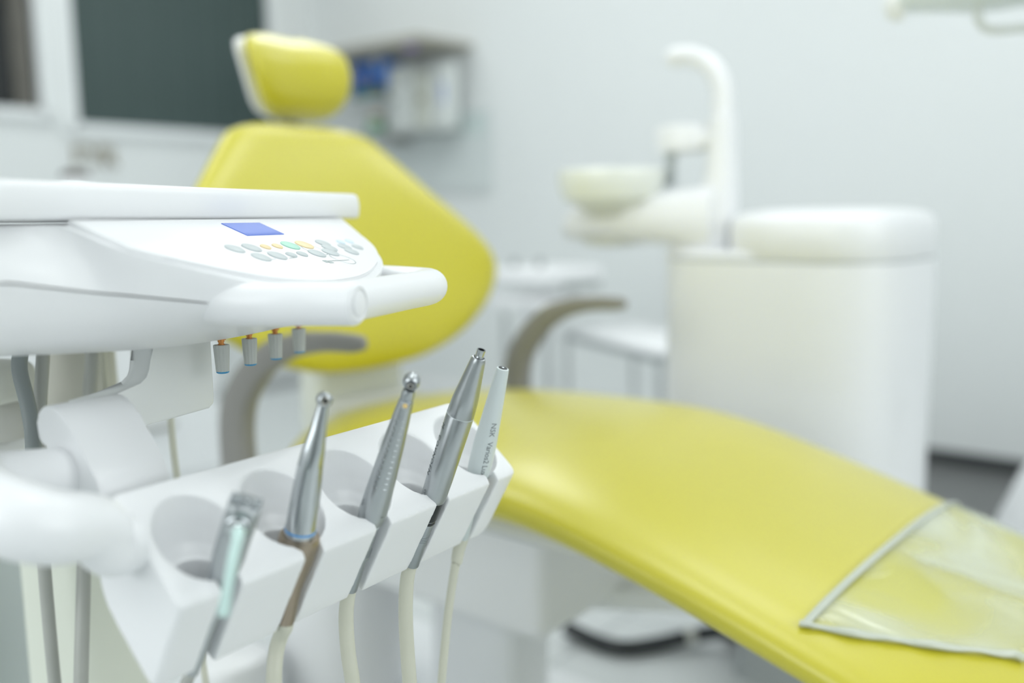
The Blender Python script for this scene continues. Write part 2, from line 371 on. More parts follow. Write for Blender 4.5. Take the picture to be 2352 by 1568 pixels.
# clear protective cover on the leg rest
CLEAR = bpy.data.materials.new('clear_plastic_film'); CLEAR.use_nodes = True; nt = CLEAR.node_tree; nt.nodes.clear()
out = nt.nodes.new('ShaderNodeOutputMaterial'); mx = nt.nodes.new('ShaderNodeMixShader'); tr = nt.nodes.new('ShaderNodeBsdfTransparent'); pb = nt.nodes.new('ShaderNodeBsdfPrincipled')
pb.inputs['Base Color'].default_value = (.80, .86, .82, 1); pb.inputs['Roughness'].default_value = .07; pb.inputs['Specular IOR Level'].default_value = .8
tr.inputs['Color'].default_value = (.98, 1, .99, 1)
nz = nt.nodes.new('ShaderNodeTexNoise'); nz.inputs['Scale'].default_value = 6; nz.inputs['Detail'].default_value = 2; nz.inputs['Distortion'].default_value = 1.0
mr = nt.nodes.new('ShaderNodeMapRange'); mr.inputs[1].default_value = .35; mr.inputs[2].default_value = .65; mr.inputs[3].default_value = .10; mr.inputs[4].default_value = .55
tcn = nt.nodes.new('ShaderNodeTexCoord'); nt.links.new(tcn.outputs['Object'], nz.inputs['Vector']); nt.links.new(nz.outputs['Fac'], mr.inputs[0]); nt.links.new(mr.outputs[0], mx.inputs[0])
nt.links.new(tr.outputs[0], mx.inputs[1]); nt.links.new(pb.outputs[0], mx.inputs[2]); nt.links.new(mx.outputs[0], out.inputs[0])
cv = T('leg_rest_cover', (-.1, YC, .5), 'clear wrinkled plastic cover lying over the foot end of the yellow chair', 'cover')
def cov_x0(c01): return -.322 + .012*c01
def cover_pt(x, c01, grow):                              # c01: 0 near side low .. 1 far side low, over the top
    t0 = .17 + .20*min(1, max(0, (x-cov_x0(0))/.15)); th = math.pi*t0 + c01*math.pi*(1.06-t0); c, s = -math.cos(th), math.sin(th)
    c = math.copysign(abs(c)**(2/2.3), c); s = math.copysign(abs(s)**(2/2.3), s)
    zt, hw = interp(x, ZT), interp(x, HW)+grow; t = .043+grow
    sl = (interp(x+.02, ZT)-interp(x-.02, ZT))/.04; nn = Vector((-sl, 0, 1)).normalized()
    return Vector((x, YC+hw*c, zt-.043)) + nn*(t*s)
rings = []; nxg, ncg = 70, 60; rv = random.Random(3)
waves = [(rv.uniform(5, 22), rv.uniform(5, 20), rv.uniform(0, 6), rv.uniform(.3, 1)) for _ in range(9)]
vs, fs = [], []
for i in range(nxg):
    for j in range(ncg):
        cc = j/(ncg-1); x = cov_x0(cc) + (min(.17, -.165+.75*cc)-cov_x0(cc))*i/(nxg-1)
        h = sum(a*math.sin(p*x*2.2 + q*cc*1.6 + f) for p, q, f, a in waves)
        g_ = .0035 + .0022*max(-1, min(2.2, h))*min(1, i/5)
        vs.append(cover_pt(x, cc, max(.0015, g_)))
for i in range(nxg-1):
    for j in range(ncg-1): fs.append([i*ncg+j, i*ncg+j+1, (i+1)*ncg+j+1, (i+1)*ncg+j])
cv.add('film', (vs, fs), CLEAR, sharp=80)
hem = [cover_pt(cov_x0(j/30)+.004, j/30, .004) for j in range(31)]
HEM = mat('film_hem', (.66, .70, .62), .18, spec=.8, alpha=.75)
edge = [cover_pt(cov_x0(0)+(-.165-cov_x0(0))*k/20, 0, .0045+.001*math.sin(k*1.7)) for k in range(21)]
cv.add('edge_fold', tube(edge, [.0042-.0012*math.sin(k*.9) for k in range(21)], 8, 2, sq=.7), HEM)
cv.add('hem', tube(hem, .0042, 8, 2, sq=.6), HEM)

# ================================================================ delivery unit: head
DH = Fr((-.54204, .2205, .9195), 20.3); DH.a.z = -.006
du = T('delivery_unit', DH(.2, -.1, -.92), 'white dental delivery unit with tray top, control panel and instrument holder', 'delivery unit')
# tray top
def tray_ring(inset, z, a0=-.06, a1=.424, b0=-.33, b1=.0, r=.022):
    pts = []; r = max(r-inset, .003); a0 += inset; a1 -= inset; b0 += inset; b1 -= inset
    for ca, cb, t0 in ((a1-r, b1-r, 0), (a0+r, b1-r, 90), (a0+r, b0+r, 180), (a1-r, b0+r, 270)):
        for k in range(9):
            t = math.radians(t0 + 90*k/8); pts.append(DH(ca + r*math.cos(t), cb + r*math.sin(t), z))
    return pts
TR = .0235
du.add('tray', loft([tray_ring(.012, 0), tray_ring(.003, 0), tray_ring(.0008, .0012), tray_ring(0, .003), tray_ring(-.0008, .012), tray_ring(0, TR-.006), tray_ring(.0012, TR-.0022), tray_ring(.004, TR-.0004), tray_ring(.008, TR), tray_ring(.012, TR-.001), tray_ring(.016, TR-.006), tray_ring(.03, TR-.008)]), WHITE, sharp=60)
# body: stack of plan outlines
def outline(P, n=6): return [(p.x, p.y) for p in cr([(a, b, 0) for a, b in P], n)]
PH = math.radians(22)
def pan_z(b): return -.0012 - math.tan(PH)*max(b, 0)
O_top = [(-.08, -.30), (-.08, -.03), (-.03, -.015), (.015, -.012), (.040, .004), (.052, .045), (.112, .1), (.165, .112), (.225, .107), (.285, .086), (.325, .056), (.352, .02), (.372, .004), (.395, -.02), (.40, -.06), (.40, -.30)]
O_in = [(-.08, -.30), (-.08, -.03), (-.03, -.010), (.012, .003), (.040, .018), (.056, .047), (.112, .098), (.165, .110), (.225, .105), (.284, .085), (.323, .056), (.350, .02), (.371, .003), (.395, -.02), (.400, -.06), (.400, -.30)]
O_s = [(-.08, -.30), (-.08, -.03), (-.03, -.008), (.012, .008), (.040, .025), (.059, .047), (.109, .090), (.163, .104), (.225, .100), (.283, .080), (.321, .052), (.348, .018), (.369, .0), (.394, -.022), (.400, -.06), (.400, -.30)]
O_l1 = [(-.08, -.30), (-.075, -.05), (-.028, -.014), (.015, .003), (.045, .019), (.066, .036), (.108, .063), (.160, .076), (.225, .073), (.280, .056), (.318, .031), (.346, .004), (.368, -.012), (.394, -.034), (.399, -.07), (.399, -.30)]
O_l2 = [(-.06, -.30), (-.045, -.09), (-.01, -.050), (.032, -.018), (.062, .002), (.086, .016), (.117, .032), (.162, .042), (.225, .040), (.275, .028), (.31, .010), (.34, -.012), (.362, -.030), (.385, -.050), (.392, -.09), (.392, -.30)]
O_bot = [(.01, -.28), (.040, -.17), (.058, -.105), (.075, -.052), (.095, -.018), (.118, .003), (.150, .013), (.185, .017), (.225, .016), (.262, .011), (.295, .001), (.325, -.016), (.343, -.034), (.357, -.060), (.363, -.11), (.363, -.28)]
def body_ring(P, zf): return [DH(a, b, zf(a, b)) for a, b in outline(P)]
def seam(a, b): return -.033 - .21*min(max(a, 0), .11)
du.add('upper_body', loft([body_ring([(a*.96+.006, b*.9-.002) for a, b in O_top], lambda a, b: pan_z(b)-.001), body_ring(O_top, lambda a, b: pan_z(b)-.001), body_ring(O_top, lambda a, b: pan_z(b)-.003), body_ring(O_in, lambda a, b: seam(a, b)*.5+(pan_z(b)-.001)*.5), body_ring(O_s, seam)]), WHITE, sharp=50)
mixo = lambda P, Q, k: [(a*(1-k)+c*k, b*(1-k)+d*k) for (a, b), (c, d) in zip(P, Q)]
low = loft([body_ring(mixo(O_s, O_l1, .0), lambda a, b: seam(a, b)-.0010), body_ring(mixo(O_s, O_l1, .15), lambda a, b: seam(a, b)-.005), body_ring(O_l1, lambda a, b: -.068), body_ring(O_l2, lambda a, b: -.078), body_ring(mixo(O_l2, O_bot, .6), lambda a, b: -.0835), body_ring(mixo(O_l2, O_bot, .93), lambda a, b: -.0853), body_ring(O_bot, lambda a, b: -.0856)], cap=False)
low = (low[0], low[1] + [list(range(len(low[0])-len(low[0])//7, len(low[0])))])
me = raw(low); me = evald(me, [('SUBSURF', dict(levels=1, render_levels=1))])
du.mesh('lower_body', me, WHITE, sharp=80)
# control panel plate
PV = DH.b*math.cos(PH) - ZU*math.sin(PH); PN = DH.b*math.sin(PH) + ZU*math.cos(PH); PO = DH(0, 0, -.0004)
def pan(a, v, h): return PO + DH.a*a + PV*v + PN*h
plate = [(.047, .001)] + [(.050, .044)] + outline([(.056, .052), (.085, .078), (.117, .101), (.150, .1115), (.175, .1145), (.21, .1125), (.245, .104), (.285, .088), (.315, .068), (.333, .048), (.337, .040)], 4) + [(.372, .001)]
cp = du.add('control_panel', prism(plate, pan, -.004, .0015, .0014, 3), WHITE)
def pan_uv(px, py):
    p = atP(px, py, PO, PN) - PO; return p.dot(DH.a), p.dot(PV)
SCREEN = mat('blue_display', (.12, .20, .62), .08, spec=.6, emit=((.10, .17, .60), .35))
sc = [pan_uv(*q) for q in ((517, 514), (608, 513), (640, 540), (552, 542))]
a0 = (sc[0][0]+sc[3][0])/2; a1 = (sc[1][0]+sc[2][0])/2; v0 = (sc[0][1]+sc[1][1])/2; v1 = (sc[2][1]+sc[3][1])/2
du.add('screen', prism([(a0, v0), (a1, v0), (a1, v1), (a0, v1)], pan, .001, .0021), SCREEN, cp, smooth=False)
BG = mat('button_grey', (.52, .57, .58), .45); BY = mat('button_amber', (.83, .68, .40), .45); BGR = mat('button_green', (.40, .70, .57), .45); BB = mat('button_pale_blue', (.66, .78, .86), .45); BT = mat('button_print', (.72, .745, .745), .5)
for px, py, r, m in [(537, 574, .0072, BG), (576, 571, .0072, BG), (608, 569, .0042, BY), (635, 567, .0042, BY), (665, 565, .0075, BGR), (697, 563, .0075, BY), (740, 559, .0065, BG), (755, 570, .0065, BG), (598, 593, .0072, BG), (635, 589, .0072, BG), (667, 587, .0044, BG), (692, 585, .0044, BG), (726, 583, .0070, BG), (757, 580, .0070, BG), (790, 567, .0060, BG), (806, 578, .0060, BG), (819, 567, .0050, BG), (781, 556, .0040, BB), (800, 554, .0040, BB)]:
    u, v = pan_uv(px, py); g = lathe(pan(u, v, .001), PN, [(0, r), (.0012, r), (.0016, r*.86)], 20); b_ = du.add('button', g, m, cp)
    du.add('button_symbol', join(prism([(u-r*.45, v-r*.1), (u+r*.45, v-r*.1), (u+r*.45, v+r*.1), (u-r*.45, v+r*.1)], pan, .0024, .0028), prism([(u-r*.1, v-r*.45), (u+r*.1, v-r*.45), (u+r*.1, v+r*.1), (u-r*.1, v+r*.1)], pan, .0024, .0028)), BT, b_, smooth=False) if False else None
# printed lines: arcs and key outlines
def ringp(cu, cv_, r, wd, t0=0, t1=360, n=28):
    vs, fs = [], []
    for i in range(n+1):
        t = math.radians(t0+(t1-t0)*i/n)
        for rr in (r, r+wd): vs.append(pan(cu+rr*math.cos(t), cv_+rr*math.sin(t), .0018))
    for i in range(n): fs.append([2*i, 2*i+1, 2*i+3, 2*i+2])
    return vs, fs
gs = []
for px, py, r in ((720, 574, .010), (785, 594, .010)):
    u, v = pan_uv(px, py); gs.append(ringp(u, v, r, .0006))
for (q0, q1) in (((560, 581), (596, 588)), ((598, 577), (630, 584)), ((750, 600), (800, 597)), ((545, 566), (570, 568)), ((620, 598), (632, 597)), ((662, 594), (676, 593))):
    (u0, w0), (u1, w1) = pan_uv(*q0), pan_uv(*q1); L = math.hypot(u1-u0, w1-w0); nx0, ny0 = -(w1-w0)/L*.0004, (u1-u0)/L*.0004
    gs.append(([pan(u0-nx0, w0-ny0, .0018), pan(u1-nx0, w1-ny0, .0018), pan(u1+nx0, w1+ny0, .0018), pan(u0+nx0, w0+ny0, .0018)], [[0, 1, 2, 3]]))
for px, py in ((748, 601), (757, 602)):
    u, v = pan_uv(px, py); gs.append(prism([(u-.003, v-.002), (u+.002, v-.002), (u+.002, v+.002), (u-.003, v+.002)], pan, .0014, .0018))
for g in gs: du.add('panel_print', g, INKL, cp, smooth=False)
# grab handle: two arms and a bar with a round cap at the near corner
zH, bH, aK, aM, RH = -.0525, .141, .113, .272, .0132
hd = du.add('handle', tube([DH(.318, .050, zH), DH(aM+.038, .075, zH), DH(aM+.020, bH-.034, zH), DH(aM+.004, bH-.012, zH), DH(aM-.022, bH, zH), DH(aM-.06, bH, zH), DH(aK+.02, bH, zH), DH(aK, bH, zH)], RH, 28, 6), WHITE, sharp=60)
du.add('handle_arm', tube([DH(.097, .055, zH+.001), DH(.0965, .078, zH), DH(.100, .105, zH), DH(.108, .130, zH), DH(aK, bH+.012, zH)], [RH*1.0, RH*1.02, RH*1.03, RH*1.03, RH*1.03], 28, 6), WHITE, sharp=60)
kc = DH(aK, bH+.012, zH)
cdir = (DH.b*.9 - DH.a*.25).normalized()
du.add('handle_cap', join(lathe(kc - DH.b*.001, DH.b, [(0, RH*1.02), (.0025, RH*.99), (.0045, RH*.86), (.0048, RH*.78), (.0036, RH*.74), (.0036, RH*.62), (.0052, RH*.56), (.006, RH*.3), (.0062, .0)], 32)), WHITE, hd)
# regulator knobs under the head
for i, (px, py) in enumerate([(510, 822), (574, 806), (633, 794), (687, 780)]):
    p = at(px, py, .68+.038*i)
    kr, kh = .0057, .0195
    kb = du.add('regulator_knob', loft([[p + ZU*z + DH.a*math.cos(2*math.pi*k/48)*r*(1+(.028 if k % 4 < 2 else -.02)) + DH.b*math.sin(2*math.pi*k/48)*r*(1+(.028 if k % 4 < 2 else -.02)) for k in range(48)] for z, r in ((-kh/2, kr*.80), (-kh/2+.001, kr*.82), (kh/2-.001, kr), (kh/2, kr*.97))]), KNOB, sharp=25)
    du.add('blue_ring', lathe(p - ZU*(kh/2+.0014), ZU, [(0, kr*.62), (.0006, kr*.80), (.0015, kr*.82)], 28), BLUE, kb)
    du.add('copper_stem', lathe(p + ZU*kh/2, ZU, [(-.002, kr*.45), (.0006, kr*.45), (.0006, kr*.33), (.002, kr*.33), (.002, kr*.42), (.0035, kr*.42), (.0035, kr*.62), (.0065, kr*.62), (.010, kr*.62)], 20), COPPER, kb)

# ---------------------------------------------------------------- instrument holder
IH_ = Fr((-.45102, .28306, .71649), 4.424)
SP, SC = .0632, .0074
prof = [(p.x, p.y) for p in cr([(-.0745, .008, 0), (-.070, .030, 0), (-.060, .0445, 0), (-.0545, .0455, 0), (-.030, .0255, 0), (-.003, .002, 0), (.0028, -.005, 0), (.0016, -.010, 0), (-.014, -.038, 0), (-.0255, -.0585, 0), (-.0300, -.0605, 0), (-.045, -.047, 0), (-.0685, -.022, 0), (-.0755, -.004, 0), (-.0745, .008, 0)], 4)][:-1]
def prof_ring(a, k):
    cx, cz = -.036, -.004; return [IH_(a, cx+(u-cx)*k, cz+(v-cz)*k) for u, v in prof]
A0, A1 = -.0275, .294
hold = loft([prof_ring(A0, .93), prof_ring(A0+.001, .965), prof_ring(A0+.003, .99), prof_ring(A0+.006, 1), prof_ring(A1-.016, 1), prof_ring(A1-.009, .985), prof_ring(A1-.004, .955), prof_ring(A1-.001, .91), prof_ring(A1, .87)])
SU = (IH_.b*.466 + ZU*.885).normalized(); SF = SU.cross(IH_.a).normalized()
if SF.dot(IH_.b) < 0: SF = -SF                           # outwards through the front face
hobj = bpy.data.objects.new('tmp_h', raw(hold)); COL.objects.link(hobj); cut = []
for i in range(5):
    base = IH_(i*SP+SC, -.033, -.0105)                   # on the hole's axis, level with the lip
    rh = .0122 if i != 4 else .0105
    sw = (.0068, .0074, .0068, .0068, .0052)[i]
    def ell(s, ra, rf, shift=0, n=40): return [base + SU*s + SF*shift + IH_.a*math.cos(2*math.pi*k/n)*ra + SF*math.sin(2*math.pi*k/n)*rf for k in range(n)]
    rx = .0168 if i < 4 else .0145
    cut.append(loft([ell(.007, rx*.98, .0160, .001), ell(.0125, .0222, .0205, -.0005), ell(.020, .0252, .0245, -.002), ell(.032, .0272, .0290, -.005), ell(.048, .0284, .0330, -.0085), ell(.075, .0290, .035, -.010)]))
    cut.append(loft([ell(-.08, rh*.84, rh*.84, .0045), ell(-.045, rh*.92, rh*.88, .0045), ell(-.020, rx*.86, rh*1.02, .004), ell(-.004, rx*.94, rh*1.1, .0035), ell(.010, rx*.97, rh*1.2, .002)]))
    c0 = base + SF*.024 - SU*.022
    cut.append(box(c0, sw*2, .034, .130, 0, 1, (IH_.a, SF, SU)))
for k, g in enumerate(cut):
    co = bpy.data.objects.new('tmp_c', raw(g)); COL.objects.link(co); md = hobj.modifiers.new('b%d' % k, 'BOOLEAN'); md.operation = 'DIFFERENCE'; md.object = co; md.solver = 'EXACT'
md = hobj.modifiers.new('r', 'REMESH'); md.mode = 'VOXEL'; md.voxel_size = .00085
md = hobj.modifiers.new('s', 'SMOOTH'); md.factor = .5; md.iterations = 14
dg = bpy.context.evaluated_depsgraph_get(); hme = bpy.data.meshes.new_from_object(hobj.evaluated_get(dg))
for o in [o for o in COL.objects if o.name.startswith('tmp_')]: bpy.data.objects.remove(o)
du.mesh('instrument_holder', hme, WHITE, sharp=180)
# ---------------------------------------------------------------- arm between head and holder
fz, fb = .012, -.034                                     # front tube axis in the holder frame
tubeP = [IH_(A0+.0015, -.0385, .0235), IH_(A0-.012, -.0385, .0245), at(215, 1212, .505), at(120, 1212, .483), at(30, 1190, .478), at(-40, 1150, .492), at(-45, 1118, .525), at(20, 1104, .553), at(110, 1093, .575), at(205, 1080, .598), at(240, 1074, .606)]
du.add('elbow_tube', tube(tubeP, [.0155, .0160, .0177, .0195, .020, .0195, .0185, .0178, .0172, .0168, .0165], 30, 6), WHITE, sharp=60)
du.add('tube_collar', tube([IH_(A0+.001, -.0385, .0235), IH_(A0-.007, -.0385, .024)], .0162, 30, 2), WHITE)
knp = [(-.158, .088), (-.150, .095), (-.136, .096), (-.124, .090), (-.112, .076), (-.098, .059), (-.087, .042), (-.086, .028), (-.095, .018), (-.110, .014), (-.128, .018), (-.134, .034), (-.134, .052), (-.142, .063), (-.156, .066), (-.160, .074)]
def knf(u, v, t): return IH_(t, u, v)
kn0 = [(-.110+(u+.110)*.9, .047+(v-.047)*.84) for u, v in knp]; knp = kn0
du.add('knuckle', prism([(p.x, p.y) for p in cr([(u, v, 0) for u, v in knp]+[(knp[0][0], knp[0][1], 0)], 2)][:-1], knf, -.014, .034, .0016, 2), WHITE)
pl = IH_.a; hb = IH_.b
p_r = at(469, 913, .715); p_l = at(232, 964, .625)
d_ = p_r - p_l; d_.z = 0; d_.normalize(); n_ = d_.cross(ZU)
L_ = (p_r-p_l).dot(d_)
def brf(u, v, t): return p_l + d_*u + ZU*(v) + n_*(-t)
zb = p_l.z
brk = [(-.02, -.010), (L_-.006, -.010), (L_-.001, -.007), (L_, -.002), (L_, .052), (L_-.060, .052), (L_-.060, .034), (L_-.0615, .028), (L_-.065, .022), (L_-.072, .018), (-.02, .017)]
du.add('bracket', prism(brk, brf, -.011, .007, .003, 3), mat('bracket_offwhite', (.84, .86, .855), .32, noise=(4, .02)))
# pedestal column, arm joints and hoses behind
def atb(px, py, d): return at(px, py, d)
c0, c1 = at(185, 1300, .98), at(185, 1300, .98)
cx = at(215, 1440, .95)
col = []
for z in (0.0, .02, .25, .45, .60, .612): col.append([Vector((cx.x, cx.y, z)) + DH.a*.055*u*(1.15 if z < .01 else 1) + DH.b*.042*v*(1.15 if z < .01 else 1) for u, v in sup(28, 5)])
du.add('column', loft(col), CREAM)
gp = at(-10, 1440, 1.05)
du.add('blue_grey_slab', box((gp.x, gp.y, .30), .02, .15, .55, .006, 2, (DH.b, DH.a, ZU)), mat('slab_blue_grey', (.60, .66, .67), .45, noise=(7, .03)))  # plain blue-grey slab filling the area left of the column
u0 = at(185, 900, .93)
du.add('upper_joint', lathe(Vector((u0.x, u0.y, .56)), ZU, [(0, .036), (.15, .036), (.28, .033)], 28), mat('joint_beige', (.50, .50, .44), .45, noise=(5, .03)))
pb_ = at(-5, 885, .80)
du.add('arm_joint_box', box(at(-8, 876, .80), .05, .05, .036, .012, 4, (DH.a, DH.b, ZU)), OFFW)
du.add('arm_joint_base', lathe(at(0, 1000, .83), ZU, [(0, .030), (.028, .030), (.034, .026)], 28), mat('joint_pale', (.60, .60, .56), .4))
du.add('arm_link', box(at(-20, 1030, .85), .16, .06, .03, .01, 3, (DH.a, DH.b, ZU)), WHITE)
for name, pts, r, m in [('grey_hose', [(48, 760, 0.72), (48, 800, 0.72), (45, 850, .72), (62, 920, .715), (74, 985, .71), (80, 1060, .70), (96, 1120, .72), (108, 1180, .74)], .0058, HOSED),
                        ('supply_hose', [(100, 755, 0.74), (100, 795, 0.74), (97, 850, .74), (92, 930, .735), (92, 1000, .73), (94, 1060, .73), (95, 1180, .75), (104, 1330, .76), (125, 1560, .78), (140, 1680, .8)], .0052, HOSEG),
                        ('supply_hose', [(212, 750, 0.82), (212, 790, 0.82), (210, 850, .82), (206, 900, .82), (203, 1000, .82), (195, 1150, .80), (192, 1330, .78), (186, 1560, .76), (184, 1680, .76)], .0058, HOSEG),
                        ('thin_hose', [(236, 755, 0.84), (236, 795, 0.84), (240, 850, .84), (246, 900, .84), (262, 1000, .84)], .0028, HOSE),
                        ('supply_hose', [(316, 745, 0.8), (316, 785, 0.8), (314, 840, .80), (311, 890, .80), (318, 960, .80), (330, 1010, .80)], .0052, HOSEG),
                        ('thin_hose', [(388, 910, .86), (391, 950, .86), (398, 1030, .86), (408, 1110, .86), (430, 1300, .86), (462, 1500, .86), (478, 1600, .86)], .0030, HOSE)]:
    du.add(name, tube([at(*p) for p in pts], r, 14, 6), m)

# ================================================================ the five instruments, each with its hose
def axis_of(lo, hi, i):
    a = i*SP+SC - (0, .0010, .0020, .0018, .0012)[i]; P = IH_.O + IH_.a*a
    p = atP(*lo, P, IH_.a); q = atP(*hi, P, IH_.a); return p, (q-p).normalized(), (q-p).length
def view_side(p, wd): v = CAM-p; v -= wd*v.dot(wd); return v.normalized()
def wrap(o, wd, e_v, ang, rf, s0, flip=1):               # text on a round handle: x runs down the axis, y round it
    e_r = wd.cross(e_v)
    if e_r.dot(CR) < 0: e_r = -e_r
    def fn(x, y, z):
        s = s0 - x*flip; r = rf(s) + .00032; t = ang + flip*y/r
        return o + wd*s + (e_v*math.cos(t) + e_r*math.sin(t))*r
    return fn
def rad(profile):
    return lambda s: interp(s, profile)
def hose_pts(p, wd, lst): return [p + wd*.004, p] + [at(*q) for q in lst]

# --- 0: three-way syringe
p, wd, L = axis_of((440, 1540), (566, 1150), 0)
t = T('air_water_syringe', p, 'steel air and water syringe with a mint green tip, in the nearest holder slot', 'dental syringe')
ev = view_side(p+wd*L, wd); er = wd.cross(ev)
if er.dot(CR) < 0: er = -er
def sq_ring(s, wx, wy, off=0, n=32, ex=3.2): return [p + wd*s + ev*off + er*u*wx + ev*v*wy for u, v in sup(n, ex)]
t.add('body', loft([sq_ring(.0, .0045, .0045), sq_ring(.012, .0052, .0052), sq_ring(.030, .0058, .0058), sq_ring(L*.50, .0068, .0068), sq_ring(L*.62, .0082, .008), sq_ring(L*.72, .0092, .0088), sq_ring(L*.96, .0094, .0088), sq_ring(L*.985, .0090, .0084), sq_ring(L*.99, .0082, .0078)]), STEEL, sharp=40)
hc = p + wd*(L*.90)
nd = (ev*.95 + wd*.1).normalized()
noz = t.add('nozzle', lathe(hc, nd, [(.004, .0074), (.0105, .0074), (.0112, .0066), (.0112, .0055), (.0145, .0052), (.0155, .0044), (.0155, .0030)], 32), STEELG)
tipP = [hc+nd*.0145, at(549, 1222, .492), at(537, 1275, .487), at(524, 1345, .485), at(513, 1412, .485)]
t.add('tip', tube(tipP, [.0029, .0029, .0029, .0028, .0031], 16, 6), MINT)
for sx in (-1, 1):
    t.add('button', join(box(p+wd*(L*.995)+er*sx*.0052, .0046, .0070, .0022, .0006, 1, (er, ev, wd)), box(p+wd*(L*.995+.0022)+er*sx*.0075, .0016, .004, .003, .0004, 1, (er, ev, wd))), STEELD)
t.add('button_spring', lathe(p+wd*(L*.985), wd, [(0, .002), (.003, .002), (.0036, .0015)], 16), STEELG)
t.add('hose', tube(hose_pts(p, wd, [(433, 1556, .575), (418, 1600, .58), (400, 1700, .60), (330, 1800, .7)]), [.0036, .0036, .0038, .004, .004, .004], 16, 6), HOSEG)

# --- 1: contra-angle on a bronze motor
p, wd, L = axis_of((655, 1440), (735, 930), 1)
t = T('contra_angle_handpiece', p, 'polished steel handpiece with a blue ring on a bronze motor', 'dental handpiece')
ev = view_side(p+wd*L, wd)
s_m = (Vector(at(690, 1222, .592))-p).dot(wd)
s_b = (Vector(at(722, 1060, .578))-p).dot(wd)
mp = [(0, .0046), (.006, .0054), (.022, .0060), (.030, .0066), (.040, .0088), (s_m-.016, .0118), (s_m-.007, .0130), (s_m-.002, .0130), (s_m, .0122), (s_m+.0005, .0100)]
mo = t.add('motor', lathe(p, wd, mp, 36), BRONZE)
t.add('motor_print', text_geo('NSK', .0042, wrap(p, wd, ev, .12, rad(mp), s_m-.022)), INK, mo)
hp = [(s_m-.001, .0099), (s_m+.006, .0099), (s_m+.007, .0096), (s_m+.03, .0089), (s_b-.004, .0080), (s_b-.0005, .0078)]
sl = t.add('sleeve', lathe(p, wd, hp, 36), STEELG)
t.add('blue_band', lathe(p, wd, [(s_m+.0035, .00995), (s_m+.0035, .01005), (s_m+.0049, .01003), (s_m+.0049, .00992)], 36, cap=False), mat('blue_band', (.06, .32, .72), .3), sl)
t.add('sleeve_print', text_geo('NSK', .0034, wrap(p, wd, ev, -1.0, rad(hp), s_m+.022)), INKL, sl)
q = p + wd*s_b; hd_t = at(742, 934, .570); w2_ = (hd_t-q).normalized(); L2 = (hd_t-q).length
t.add('neck', lathe(q, w2_, [(-.002, .0076), (.001, .0076), (.010, .0069), (L2*.6, .0051), (L2, .0037), (L2+.003, .0035)], 32), STEELG)
v2 = view_side(hd_t, w2_); hcn = hd_t + w2_*.0045
v2 = (v2 + CR*.15).normalized()
hh = t.add('head', join(lathe(hcn - v2*.0052, v2, [(-.0012, .0012), (-.0008, .0026), (.0, .0038), (.0012, .0046), (.003, .0050), (.0062, .0050), (.0080, .0044), (.0092, .0034), (.0094, .0030)], 32)), STEELG)
t.add('chuck', join(lathe(hcn + v2*.0040, v2, [(0, .0026), (.0006, .0026), (.0008, .0022), (.0004, .0016)], 24)), mat('chuck_grey', (.35, .34, .30), .3, metal=1), hh)
t.add('bur_hole', lathe(hcn + v2*.0044, v2, [(0, .00135), (.0004, .00135)], 20), BLACK, hh)
t.add('hose', tube(hose_pts(p, wd, [(644, 1462, .615), (634, 1500, .615), (629, 1568, .61), (630, 1680, .62), (560, 1850, .72)]), [.0050, .0050, .0051, .0051, .0051, .0051, .0051], 18, 6), HOSE)

# --- 2: high-speed turbine with light
p, wd, L = axis_of((804, 1354), (941, 893), 2)
t = T('turbine_handpiece', p, 'satin steel turbine handpiece with ribbed grip and small amber light', 'dental handpiece')
ev = view_side(p+wd*L, wd); er = wd.cross(ev)
if er.dot(CR) < 0: er = -er
sa = lambda px, py, d: (at(px, py, d)-p).dot(wd)
s1, s2, s3 = sa(840, 1275, .652), sa(867, 1203, .643), sa(930, 915, .612)
pc = t.add('coupling', lathe(p, wd, [(0, .0046), (.001, .0050), (s1-.001, .0054), (s1, .0067)] + [(s1+.002+.0016*k+o_, .0067-.0004*(o_ > .0007)) for k in range(4) for o_ in (0, .0007, .0008, .0015)] + [(s2-.002, .0069), (s2-.001, .0069), (s2, .0062)], 36), STEELD)
t.add('coupling_ring', lathe(p, wd, [(s2-.0012, .0070), (s2-.0006, .0073), (s2+.0004, .0073), (s2+.0008, .0066)], 32), SCALER, pc)
bp = [(s2, .0060), (s2+.001, .0076), (s2+.004, .0095), (s2+.009, .0099), (s2+.025, .0094), (s2+.045, .0083), (s3-.030, .0073), (s3-.012, .0060), (s3-.002, .0052), (s3+.001, .0049)]
body = t.add('handle', lathe(p, wd, bp, 40), STEEL, sharp=50)
rf = rad(bp)
for k in range(13):                                      # rows of small grip ribs
    s = s3-.012-.0042*k
    for ang in (-.42, .36):
        r = rf(s); c = p + wd*s + (ev*math.cos(ang)+er*math.sin(ang))*(r+.00005); e_t = -ev*math.sin(ang)+er*math.cos(ang); e_n = ev*math.cos(ang)+er*math.sin(ang)
        t.add('grip_rib', box(c, .0024, .0009, .0005, .0002, 1, (e_t, wd, e_n)), STEELG, body)
t.add('handle_print', text_geo('NSK', .0030, wrap(p, wd, ev, -1.05, rf, s2+.018)), INK, body)
t.add('coupling_print', join(text_geo('NSK', .0022, wrap(p, wd, ev, .35, lambda s: .0070, s2-.0075)), text_geo('B2', .0026, wrap(p, wd, ev, .30, lambda s: .0070, s2-.017)), text_geo('S', .0030, wrap(p, wd, ev, .75, rf, s2+.012))), INK, pc)
hcn = at(945, 876, .604); v2 = (view_side(hcn, wd)*1.0 + CR*.0 - CU*.22).normalized()
t.add('neck', lathe(p, wd, [(s3, .0046), (s3+.003, .0044), (s3+.006, .0046), (s3+.009, .0040)], 32), STEEL)
